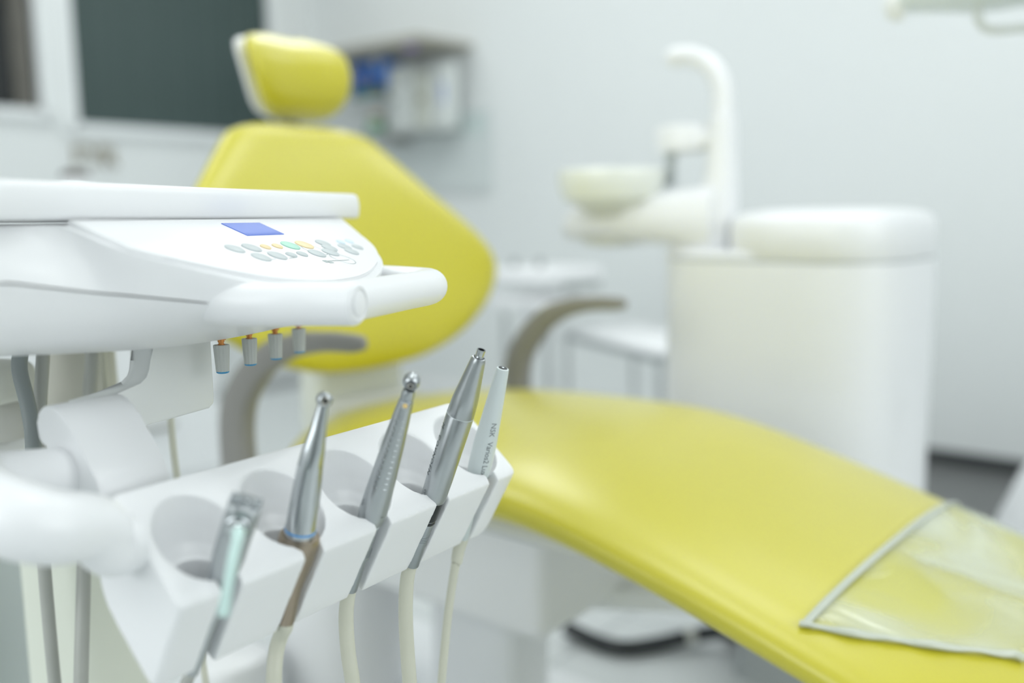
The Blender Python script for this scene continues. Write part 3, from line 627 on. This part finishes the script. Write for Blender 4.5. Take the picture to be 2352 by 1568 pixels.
hh = t.add('head', join(lathe(hcn - v2*.0062, v2, [(-.0014, .0006), (-.0010, .0024), (0, .0038), (.0015, .0048), (.0035, .0055), (.0062, .0057), (.0085, .0054), (.0102, .0046), (.0108, .0038)], 36)), STEEL)
t.add('chuck_ring', lathe(hcn + v2*.0044, v2, [(0, .0035), (.0006, .0035), (.0007, .0025), (.0001, .0024)], 28), mat('ring_dark', (.20, .21, .22), .35, metal=1), hh)
t.add('chuck', lathe(hcn + v2*.0046, v2, [(0, .0022), (.0009, .0020), (.0010, .0014), (.0004, .0012)], 24), mat('chuck_light', (.6, .58, .54), .2, metal=1), hh)
t.add('bur_hole', lathe(hcn + v2*.0051, v2, [(0, .0012), (.0004, .0012)], 20), BLACK, hh)
lc = p + wd*(s3+.0005) + v2*.0049
lw = t.add('light_window', join(prism([(-.0034, .0030), (.0034, .0030), (.0012, -.0030), (-.0012, -.0030)], lambda u, v, h: lc + er*u + wd*v + v2*h, -.001, .0006, .0003, 1)), STEELG)
t.add('light_lens', lathe(lc + v2*.0004, v2, [(0, .0017), (.0006, .0016), (.0008, .0010)], 20), mat('amber_lens', (.85, .62, .25), .25), lw)
t.add('hose', tube(hose_pts(p, wd, [(797, 1385, .662), (795, 1430, .662), (800, 1500, .66), (810, 1568, .66), (822, 1680, .67), (760, 1850, .76)]), [.0044, .0046, .0052, .0053, .0053, .0053, .0053, .0053], 18, 6), HOSE)

# --- 3: straight handpiece on a black-ringed motor
p, wd, L = axis_of((945, 1297), (1100, 821), 3)
t = T('straight_handpiece', p, 'thick silver straight handpiece with a black collar and threaded open nose', 'dental handpiece')
ev = view_side(p+wd*L, wd)
sa = lambda px, py, d: (at(px, py, d)-p).dot(wd)
s1, s2, s3, s4 = sa(963, 1243, .705), sa(990, 1183, .698), sa(1003, 1143, .692), sa(1052, 946, .668)
cp_ = t.add('coupling', lathe(p, wd, [(0, .0050), (.001, .0056), (s1-.002, .0056), (s1, .0062)] + [(s1+.003+.0015*k+o_, .0063-.0003*(o_ > .0007)) for k in range(5) for o_ in (0, .0007, .0008, .0014)] + [(s2-.001, .0066), (s2, .0060)], 36), STEELD)
t.add('coupling_band', lathe(p, wd, [(s2-.0045, .0068), (s2-.0035, .0071), (s2-.0030, .0071), (s2-.0020, .0068)], 32, cap=False), BLACK, cp_)
t.add('black_collar', lathe(p, wd, [(s2-.0012, .0070), (s2, .0074), (s3-.002, .0080), (s3, .0080)], 36), BLACK)
bp = [(s3-.001, .0080), (s3, .0090), (s3+.003, .0094), (s3+.02, .0098), (s4-.0006, .0100), (s4-.0002, .0098), (s4+.0002, .0100), (s4+.012, .0094), (s4+.016, .0090), (L-.004, .0056), (L-.002, .0054), (L, .0047), (L+.0003, .0038)]
body = t.add('handle', lathe(p, wd, bp, 44), STEEL, sharp=40)
rf = rad(bp)
t.add('handle_line', lathe(p, wd, [(s4-.0002, .0099), (s4-.0001, .01008), (s4+.0002, .01008), (s4+.0003, .0099)], 40, cap=False), SCALER, body)
t.add('nose', join(lathe(p, wd, [(L-.002, .0031), (L+.001, .0031)] + [(L+.0012+.0006*k, .0030-.00018*(k % 2)) for k in range(6)] + [(L+.0052, .0031), (L+.0062, .0031), (L+.0062, .0024), (L+.001, .0023)], 32, cap=False)), STEELG)
t.add('nose_bore', lathe(p, wd, [(L+.0012, .0024), (L+.0016, .0001)], 24), BLACK)
t.add('nose_gap', lathe(p, wd, [(L-.0006, .0040), (L+.00035, .0040), (L+.0004, .0030)], 28, cap=False), BLACK)
t.add('handle_print', join(text_geo('M  COVNOEN', .0058, wrap(p, wd, ev, -1.22, rf, s4-.030), space=1.25), text_geo('CE', .0034, wrap(p, wd, ev, -.85, rf, s3+.007)), text_geo('S', .0034, wrap(p, wd, ev, -.80, rf, s3+.0028))), INK, body)
t.add('hose', tube(hose_pts(p, wd, [(936, 1325, .712), (932, 1380, .712), (933, 1450, .712), (941, 1568, .712), (950, 1680, .72), (880, 1860, .82)]), [.0044, .0046, .0054, .0055, .0055, .0055, .0055, .0055], 18, 6), HOSE)

# --- 4: ultrasonic scaler
p, wd, L = axis_of((1062, 1240), (1155, 846), 4)
t = T('ultrasonic_scaler', p, 'pale grey tapered scaler handpiece in the farthest holder slot, lettered NSK', 'dental handpiece')
ev = view_side(p+wd*L, wd)
sa = lambda px, py, d: (at(px, py, d)-p).dot(wd)
s2, s3 = sa(1113, 1108, .741), sa(1100, 1075, .738)
s2, s3 = min(s2, s3), max(s2, s3)
t.add('connector', lathe(p, wd, [(0, .0040), (.002, .0046), (s2-.010, .0050), (s2-.006, .0046)], 32), mat('translucent_sleeve', (.58, .64, .64), .35))
t.add('brass_ring', lathe(p, wd, [(s2-.007, .0050), (s2+.002, .0052)], 28), BRASS)
bp = [(s2, .0062), (s2+.001, .0078), (s2+.005, .0091), (s2+.012, .0094), (s2+.03, .0092), (L-.045, .0080), (L-.018, .0062), (L-.002, .0050), (L, .0047), (L+.0004, .0040)]
body = t.add('handle', lathe(p, wd, bp, 40), SCALER, sharp=50)
t.add('bore', lathe(p, wd, [(L+.0004, .0036), (L+.00055, .0035)], 28), BLACK)
t.add('thread_stub', lathe(p, wd, [(L-.002, .0013), (L+.0009, .0012), (L+.0012, .0007)], 20), STEELG)
rf = rad(bp); TX = mat('grey_lettering', (.23, .26, .27), .5)
t.add('lettering', join(text_geo('NSK', .0062, wrap(p, wd, ev, .42, rf, s2+.046)), text_geo('Varios2 Lux', .0064, wrap(p, wd, ev, .42, rf, s2+.0215), space=.95)), TX, body)
t.add('hose', tube(hose_pts(p, wd, [(1054, 1262, .765), (1049, 1288, .765), (1047, 1293, .765), (1036, 1360, .765), (1026, 1440, .763), (1014, 1568, .76), (1005, 1680, .77), (930, 1860, .86)]), [.0042, .0048, .0050, .0048, .0036, .0035, .0035, .0035, .0035, .0035], 16, 6), HOSE)

# ================================================================ water unit with spittoon, far side of the chair
wu = T('water_unit', (-.68, 1.68, 0), 'white rounded water unit with spittoon bowl and curved tap column', 'dental water unit')
UC = Vector((-.685, 1.66, 0))
def oval(z, kx, ky, ex=3.6, c=UC, n=56): return [Vector((c.x+kx*u, c.y+ky*v, z)) for u, v in sup(n, ex)]
KX, KY = .216, .19
wu.add('cabinet', loft([oval(.20, KX*.90, KY*.90), oval(.215, KX*.97, KY*.97), oval(.24, KX, KY), oval(.80, KX, KY), oval(.832, KX, KY)]), WHITE, sharp=60)
wu.add('pillar', loft([oval(0, .12, .10, c=UC+Y*.06), oval(.015, .115, .095, c=UC+Y*.06), oval(.21, .10, .085, c=UC+Y*.06)]), mat('pillar_grey', (.45, .48, .48), .4))
wu.add('lid_seam', loft([oval(.831, KX*.99, KY*.99), oval(.836, KX*.99, KY*.99)]), mat('seam_grey', (.5, .53, .53), .5))
def lid_z(k): return .835 + k
LC = UC + X*.062
def lov(z, kx, ky): return oval(z, kx, ky, 3.0, LC)
KL = KX-.062
wu.add('lid', loft([lov(.836, KL*.99, KY*.99), lov(.838, KL, KY), lov(.888, KL, KY), lov(.900, KL*.985, KY*.985), lov(.908, KL*.95, KY*.95), lov(.914, KL*.88, KY*.88), lov(.920, KL*.66, KY*.6), lov(.922, KL*.3, KY*.25)]), WHITE, sharp=60)
wu.add('tower_base', loft([oval(.836, KX*.985, KY*.97), oval(.838, KX*.995, KY*.98), oval(.846, KX*.985, KY*.97), oval(.850, KX*.95, KY*.93)]), WHITE, sharp=60)
cxp = atY(1668, 560, 1.56)
tw = T  # (tower parts follow)
def aY(px, py, y=1.56): return atY(px, py, y)
wu.add('tower', loft([[aY(px, py) + X*hx*u + Y*hy*v for u, v in sup(32, 3)] for px, py, hx, hy in ((1610, 600, .060, .055), (1612, 575, .060, .055), (1618, 560, .056, .05), (1632, 520, .044, .04), (1652, 440, .030, .035), (1658, 400, .0245, .03), (1660, 330, .022, .028), (1661, 270, .020, .026))]), WHITE, sharp=60)
wu.add('spout', tube([aY(1661, 280), aY(1660, 230), aY(1657, 195), aY(1640, 160), aY(1612, 137), aY(1580, 128), aY(1552, 131), aY(1543, 138)], [.020, .019, .0185, .018, .0178, .0175, .017, .0165], 22, 6, rnd_ends=.5), WHITE)
wu.add('cup_filler', loft([[aY(1572, 318) + ZU*z + X*r*1.0*u + Y*r*.85*v for u, v in sup(32, 2.2)] for z, r in ((-.026, .040), (-.022, .052), (.012, .055), (.020, .052), (.023, .04))]), WHITE)
wu.add('filler_arm', box((aY(1572, 318)+aY(1655, 318))/2 - ZU*.002, .075, .05, .03, .01, 3), WHITE)
wu.add('filler_nozzle', lathe(aY(1540, 352)-ZU*.062, ZU, [(0, .008), (.004, .010), (.045, .010), (.062, .013)], 20), mat('nozzle_grey', (.50, .54, .54), .4))
bc = aY(1405, 425, 1.50)
BOWL = mat('bowl_ceramic', (.82, .845, .80), .2, noise=(4, .02))
wu.add('bowl', lathe(bc, ZU, [(-.045, .03), (-.044, .055), (-.036, .070), (-.026, .090), (-.006, .098), (.016, .102), (.026, .1005), (.0285, .097), (.026, .092), (.0, .086), (-.02, .07), (-.03, .03)], 44), BOWL)
wu.add('bowl_foot', lathe(bc - ZU*.060, ZU, [(0, .030), (.004, .046), (.016, .055)], 32), OFFW)
wu.add('spittoon_arm', loft([[aY(px, py, 1.54) + ZU*hz*v + Y*hy*u for u, v in sup(28, 3)] for px, py, hz, hy in ((1318, 520, .012, .03), (1325, 518, .028, .05), (1345, 513, .034, .062), (1400, 508, .038, .066), (1480, 504, .043, .066), (1550, 500, .048, .06), (1610, 500, .055, .05), (1650, 505, .055, .04))]), WHITE, sharp=60)
wu.add('arm_foot', lathe(aY(1405, 566, 1.52), ZU, [(0, .025), (.006, .055), (.022, .06)], 28), OFFW)

# ================================================================ operating light at the top right
ol = T('operating_light', at(2300, -10, 1.5), 'white operating light head with a loop grip handle above the chair', 'operating light')
pl0, pl1 = at(2062, 10, 1.5), at(2480, -24, 1.42); dd = (pl1-pl0).normalized()
lh = (pl1-pl0)
ol.add('lamp_head', loft([[pl0 + lh*k + ZU*(hz*v + .016) + basis(dd, ZU)[1]*hy*u for u, v in sup(28, 3)] for k, hz, hy in ((0, .022, .05), (.05, .026, .06), (.3, .03, .075), (.5, .034, .08), (.7, .03, .075), (.95, .026, .06), (1, .022, .05))]), mat('lamp_white', (.80, .86, .85), .3))
ol.add('end_cap', lathe(at(2036, 16, 1.5), dd, [(-.004, .006), (0, .014), (.006, .022), (.018, .024), (.026, .022)], 24), mat('cap_white', (.86, .87, .84), .35))
ol.add('grip_handle', tube([at(2248, -6, 1.44), at(2247, 28, 1.44), at(2250, 50, 1.44), at(2268, 66, 1.44), at(2300, 68, 1.435), at(2352, 64, 1.43), at(2420, 58, 1.42), at(2440, 44, 1.42), at(2440, 0, 1.42)], .0066, 14, 6), mat('handle_grey', (.62, .65, .62), .35))
ol.add('support_arm', tube([pl0+lh*.5+ZU*.04, pl0+lh*.5+ZU*.2, pl0+lh*.55+ZU*.6+Y*.1, pl0+lh*.55+ZU*1.2+Y*.1], .018, 16, 5), WHITE2)
ztop = HC - (pl0+lh*.55).z
ol.add('ceiling_post', tube([pl0+lh*.55+ZU*1.2+Y*.1, Vector(((pl0+lh*.55).x, (pl0+lh*.55).y+.1, HC))], .022, 16, 2), WHITE2)

# ================================================================ behind: drawer cabinet, trolley, side table
XC = -2.25
dc = T('drawer_cabinet', (XC-.25, .8, 0), 'white drawer cabinet behind the chair with dark handle slots', 'cabinet')
dc.add('carcass', box((XC-.25, .85, .44), .46, 1.2, .80, .004, 1), WHITE2)
dc.add('worktop', box((XC-.245, .85, .855), .52, 1.24, .03, .005, 2), WHITE)
dc.add('plinth', box((XC-.27, .85, .02), .42, 1.16, .04, 0), GAP)
for i in range(3):
    for k, (z0, z1) in enumerate(((.05, .225), (.231, .425), (.431, .83))):
        y0 = .25+.4*i; d_o = dc.add('drawer', box((XC-.012, y0+.2, (z0+z1)/2), .02, .394, z1-z0, .003, 1), WHITE2)
        dc.add('handle', box((XC+.004, y0+.2, z1-.05), .014, .12, .012, .003, 1), mat('handle_dark', (.33, .34, .32), .4), d_o)
jp = atX(172, 395, XC-.2)
jr = T('jar', (jp.x, jp.y, .87), 'small white jar with a dark brown lid on the cabinet top', 'jar')
jr.add('body', lathe((jp.x, jp.y, .87), ZU, [(0, .038), (.004, .042), (.10, .042), (jp.z-.87-.014, .034)], 28), WHITE2)
jr.add('lid', lathe((jp.x, jp.y, jp.z-.014), ZU, [(0, .036), (.008, .037), (.015, .030), (.020, .012), (.022, .002)], 28), mat('brown_lid', (.05, .035, .025), .35))

YT = 2.55
tr_ = T('instrument_trolley', atY(1235, 650, YT)*1, 'white two-deck trolley with chrome posts behind the backrest', 'trolley')
tr_.r.location.z = 0; tr_.loc.z = 0
c = atY(1232, 640, YT); zt_ = c.z
def tq(px, py): return atY(px, py, YT)
tr_.add('upper_deck', box(Vector((c.x, YT+.05, tq(1232, 632).z)), .27, .34, .050, .018, 4), WHITE)
tr_.add('lower_deck', box(Vector((c.x-.01, YT+.05, tq(1232, 690).z)), .24, .32, .040, .014, 3), WHITE)
tr_.add('end_bumper', box(Vector((tq(1338, 650).x, YT+.0, tq(1338, 655).z)), .018, .2, .03, .008, 2), mat('bumper_grey', (.38, .41, .40), .5))
for px in (1182, 1240):
    q_ = tq(px, 606); tr_.add('knob', lathe(q_ - ZU*.012, ZU, [(0, .010), (.02, .013), (.03, .010)], 20), mat('knob_steel', (.35, .37, .37), .35, metal=.7))
for px in (1152, 1250):
    q_ = tq(px, 720); tr_.add('post', tube([(q_.x, YT+.02, q_.z+.0), (q_.x, YT+.02, .05)], .011, 14, 2), CHROME)
    for s in (-1, 1): tr_.add('castor', lathe((q_.x-.012, YT+.02+s*.0, .025), X, [(0, .02), (.004, .025), (.02, .025), (.024, .02)], 20), BLACK) if s > 0 else None
q_ = tq(1208, 740); tr_.add('drive_box', box(q_ + Y*.05, .07, .08, .10, .02, 3), WHITE)

YS = 2.75
st = T('side_table', atY(1400, 780, YS)*1, 'low white table on thin chrome legs beside the water unit', 'table')
st.r.location.z = 0; st.loc.z = 0
q0, q1 = atY(1290, 752, YS), atY(1500, 815, YS-.35); zt_ = .5*(q0.z+q1.z)
A_ = atZ(1285, 757, zt_); B_ = atZ(1512, 812, zt_)
n_ = Vector((B_.y-A_.y, -(B_.x-A_.x), 0)).normalized()
if n_.dot(CF) < 0: n_ = -n_
de = (B_-A_).normalized(); ctr = (A_+B_)/2 + n_*.16
st.add('table_top', box(ctr, (B_-A_).length, .32, .018, .004, 2, (de, n_, ZU)), WHITE)
st.add('table_rail', box(ctr - ZU*.022, (B_-A_).length-.02, .30, .024, .003, 1, (de, n_, ZU)), mat('rail_grey', (.45, .48, .48), .35, metal=.5))
for u in (-1, 1):
    for v in (-1, 1):
        e_ = ctr + de*u*((B_-A_).length/2-.02) + n_*v*.14; st.add('leg', tube([(e_.x, e_.y, zt_-.012), (e_.x, e_.y, 0)], .010, 14, 2), CHROME)

# ================================================================ right wall: shelf and what it holds, board
SH = atY(1090, 112, YW); zs = SH.z
sh = T('wall_shelf', (SH.x-.5, YW, zs), 'grey brown wall shelf on the right wall, seen from below', 'shelf')
SHM = mat('shelf_board', (.42, .405, .34), .5, noise=(6, .08))
sh.add('board', box((SH.x-.60, YW-.195, zs+.012), 1.20, .385, .024, .003, 1), SHM)
sh.add('bracket', box((SH.x-.55, YW-.08, zs-.03), .02, .15, .05, .004, 1), WHITE2); sh.add('bracket', box((SH.x-1.05, YW-.08, zs-.03), .02, .15, .05, .004, 1), WHITE2)
vp_ = atZ(943, 107, zs); sh.add('purple_disc', lathe((vp_.x, vp_.y, zs), -ZU, [(-.002, .034), (.008, .034), (.010, .028)], 24), mat('purple', (.55, .40, .95), .4))
YI = YW-.13
lo = atY(962, 300, YI); zl = lo.z
ls = T('dispenser_shelf', (lo.x, YW, zl), 'narrow white shelf under the grey brown wall shelf', 'shelf')
x0, x1 = atY(815, 312, YI).x, atY(1035, 296, YI).x
ls.add('board', box(((x0+x1)/2, YW-.12, zl-.008), x1-x0, .24, .016, .003, 1), mat('shelf_grey', (.45, .48, .47), .5))
ls.add('bracket', box((atY(908, 318, YI).x, YW-.1, zl-.035), .02, .15, .045, .003, 1), mat('bracket_grey', (.35, .36, .34), .5))
def item(name, pxs, pys, label, cat, body, dep=.05, y=YI, bottom=zl, parts=(), group=None):
    a_, b_ = atY(pxs[0], pys[1], y), atY(pxs[1], pys[1], y); top = atY((pxs[0]+pxs[1])/2, pys[0], y).z
    cx_ = (a_.x+b_.x)/2; wd_ = b_.x-a_.x; bz = bottom if bottom is not None else atY((pxs[0]+pxs[1])/2, pys[1], y).z
    t_ = T(name, (cx_, y+dep/2, bz), label, cat, group)
    t_.add('body', box((cx_, y+dep/2, (top+bz)/2), wd_, dep, top-bz, .006, 2), body)
    for nm, qx, qy, m_ in parts:
        q0_, q1_ = atY(qx[0], qy[0], y-.001), atY(qx[1], qy[1], y-.001)
        t_.add(nm, box(((q0_.x+q1_.x)/2, y-.001, (q0_.z+q1_.z)/2), abs(q1_.x-q0_.x), .004, abs(q0_.z-q1_.z), 0), m_, smooth=False)
    return t_
BXW = mat('white_card', (.74, .78, .765), .5, noise=(5, .02)); BXB = mat('blue_card', (.015, .17, .62), .45, noise=(14, .3)); BXD = mat('dark_green_card', (.05, .13, .11), .5, noise=(14, .2)); TEAL = mat('teal_print', (.05, .30, .25), .5)
item('white_dispenser_box', (893, 948), (150, 300), 'white box on the narrow shelf, beside the blue box', 'box', BXW, parts=[('front_mark', (898, 912), (225, 238), INKL)], group=None)
item('cream_dispenser_box', (955, 984), (158, 300), 'narrow cream box between two white boxes on the wall shelf', 'box', mat('cream_card', (.70, .73, .66), .5), parts=[('front_mark', (959, 975), (218, 236), mat('olive_print', (.36, .36, .26), .5))])
item('white_label_box', (990, 1040), (143, 297), 'white box with a blue upright label on the wall shelf', 'box', BXW, parts=[('label_strip', (1011, 1023), (188, 236), mat('blue_print', (.38, .44, .66), .5))])
# raised rack with the blue and green boxes, jar below
zr = atY(850, 229, YI).z
x0r, x1r = atY(800, 229, YI).x, atY(888, 229, YI).x
rk = T('box_rack', ((x0r+x1r)/2, YW, zr), 'small white rack on the right wall holding the blue box', 'rack')
rk.add('base', box(((x0r+x1r)/2, YW-.10, zr-.006), x1r-x0r+.02, .20, .012, .002, 1), WHITE2); rk.add('back', box(((x0r+x1r)/2, YW-.006, zr+.10), x1r-x0r+.02, .01, .2, .002, 1), WHITE2)
item('dark_green_box', (808, 884), (203, 229), 'flat dark green box under the blue box', 'box', BXD, dep=.11, bottom=zr, parts=[('teal_band', (822, 858), (214, 226), TEAL)])
zg = atY(845, 203, YI).z
item('blue_box', (806, 892), (140, 203), 'bright blue printed box on the wall rack', 'box', BXB, dep=.11, bottom=zg, parts=[('pale_print', (815, 838), (165, 190), mat('lilac_print', (.30, .32, .55), .5)), ('brown_print', (845, 872), (189, 200), mat('tan_print', (.30, .22, .12), .5))])
gj = atY(850, 310, YI)
gt = T('green_jar', (gj.x, YI+.05, zl), 'small round jar with green print and an orange cap on the narrow shelf', 'jar')
hj = atY(850, 268, YI).z - zl
gt.add('body', lathe((gj.x, YI+.05, zl), ZU, [(0, .046), (.004, .05), (hj-.01, .05), (hj, .04)], 28), mat('jar_pale', (.62, .70, .66), .35))
gt.add('green_band', lathe((gj.x, YI+.05, zl), ZU, [(.02, .0505), (hj-.03, .0505)], 28, cap=False), mat('jar_green', (.12, .36, .18), .5, noise=(16, .5)))
gt.add('cap', lathe((gj.x, YI+.05, zl+hj), ZU, [(-.002, .03), (.02, .03), (.024, .026)], 24), mat('orange_cap', (.75, .58, .36), .45))
b0, b1 = atY(1130, 250, YW), atY(905, 445, YW)
wb = T('wall_board', ((b0.x+b1.x)/2, YW, b1.z), 'pale grey sheet board on the right wall below the narrow shelf', 'board')
wb.add('sheet', box(((b0.x+b1.x)/2, YW-.012, (b0.z+b1.z)/2), b0.x-b1.x, .02, b0.z-b1.z, .003, 1), mat('board_grey', (.64, .69, .69), .4, noise=(3, .02)))
q0, q1 = atY(1052, 262, YW), atY(1122, 312, YW)
wb.add('print_block', join(*[box((q0.x+(q1.x-q0.x)*(.25+.5*(k % 2)), YW-.0235, q0.z+(q1.z-q0.z)*(.2+.3*(k//2))), (q1.x-q0.x)*.36, .002, (q0.z-q1.z)*.16, 0) for k in range(6)]), mat('pale_teal_print', (.52, .65, .63), .5), smooth=False)
# wooden letters on the back wall
LW = mat('tan_wood_letters', (.42, .40, .33), .6, noise=(20, .1))
l0, l1 = atX(162, 336, XB), atX(266, 386, XB); lc_ = (l0+l1)/2
tl = T('wall_letters', (XB, lc_.y, lc_.z), 'three tan block letters on the white wall under the dark windows', 'wall letters')
for k, chx in enumerate('FYR'):
    yk = lc_.y + (k-1)*.075
    tl.add('letter', text_geo(chx, .135, lambda x, y, z, yk=yk: Vector((XB+.012+z, yk+x, lc_.z+y)), ext=.010), LW, smooth=False)

# ================================================================ floor things
p_ = [atZ(1300, 1440, .03), atZ(1345, 1462, .02), atZ(1400, 1482, .02), atZ(1450, 1487, .02), atZ(1520, 1476, .02), atZ(1600, 1458, .03), atZ(1660, 1448, .05), atZ(1720, 1440, .05)]
cb = T('floor_cable', p_[3], 'thick black cable curving over the floor under the leg rest', 'cable')
cb.add('sheath', tube(p_, .016, 14, 6), BLACK)
q_ = atZ(1583, 1461, .03); dr_ = (p_[5]-p_[4]).normalized(); cb.add('clip', lathe(q_-dr_*.008, dr_, [(0, .019), (.018, .019)], 18), OFFW)
fc = atZ(1690, 1452, .03)
fp = T('foot_control', (fc.x, fc.y, 0), 'low dark foot control on the floor under the leg rest', 'foot control')
fp.add('base', box((fc.x+.06, fc.y+.06, .02), .20, .12, .036, .012, 3), mat('pedal_dark', (.03, .035, .036), .4)); fp.add('pedal', box((fc.x+.06, fc.y+.06, .05), .11, .08, .022, .008, 2), STEELD)
jb = atZ(525, 1560, .12)
fb_ = T('floor_box', (jb.x, jb.y, 0), 'white rounded connection box on the floor before the drawer cabinet', 'floor box')
fb_.add('housing', loft([[Vector((jb.x+r*u, jb.y+r*v, z)) for u, v in sup(32, 3)] for z, r in ((0, .07), (.006, .078), (.14, .074), (.165, .066), (.172, .045))]), WHITE)
fb_.add('lid_line', loft([[Vector((jb.x+.0785*u, jb.y+.0785*v, z)) for u, v in sup(32, 3)] for z in (.03, .033)]), GAP)
wq = at(2470, 1150, 1.95)
pp = T('flared_stand', (wq.x, wq.y, 0), 'white flared pedestal at the far right behind the leg rest', 'stand')
prf = [(0, .185), (.02, .19), (.04, .188), (.12, .165), (wq.z-.05, .142), (wq.z, .122), (wq.z+.05, .104), (wq.z+.10, .075), (wq.z+.14, .055), (wq.z+.2, .05)]
pp.add('pedestal', lathe((wq.x, wq.y, 0), ZU, prf, 40), WHITE); pp.add('foot_ring', lathe((wq.x, wq.y, 0), ZU, [(.0, .191), (.012, .193), (.016, .19)], 40), GAP)
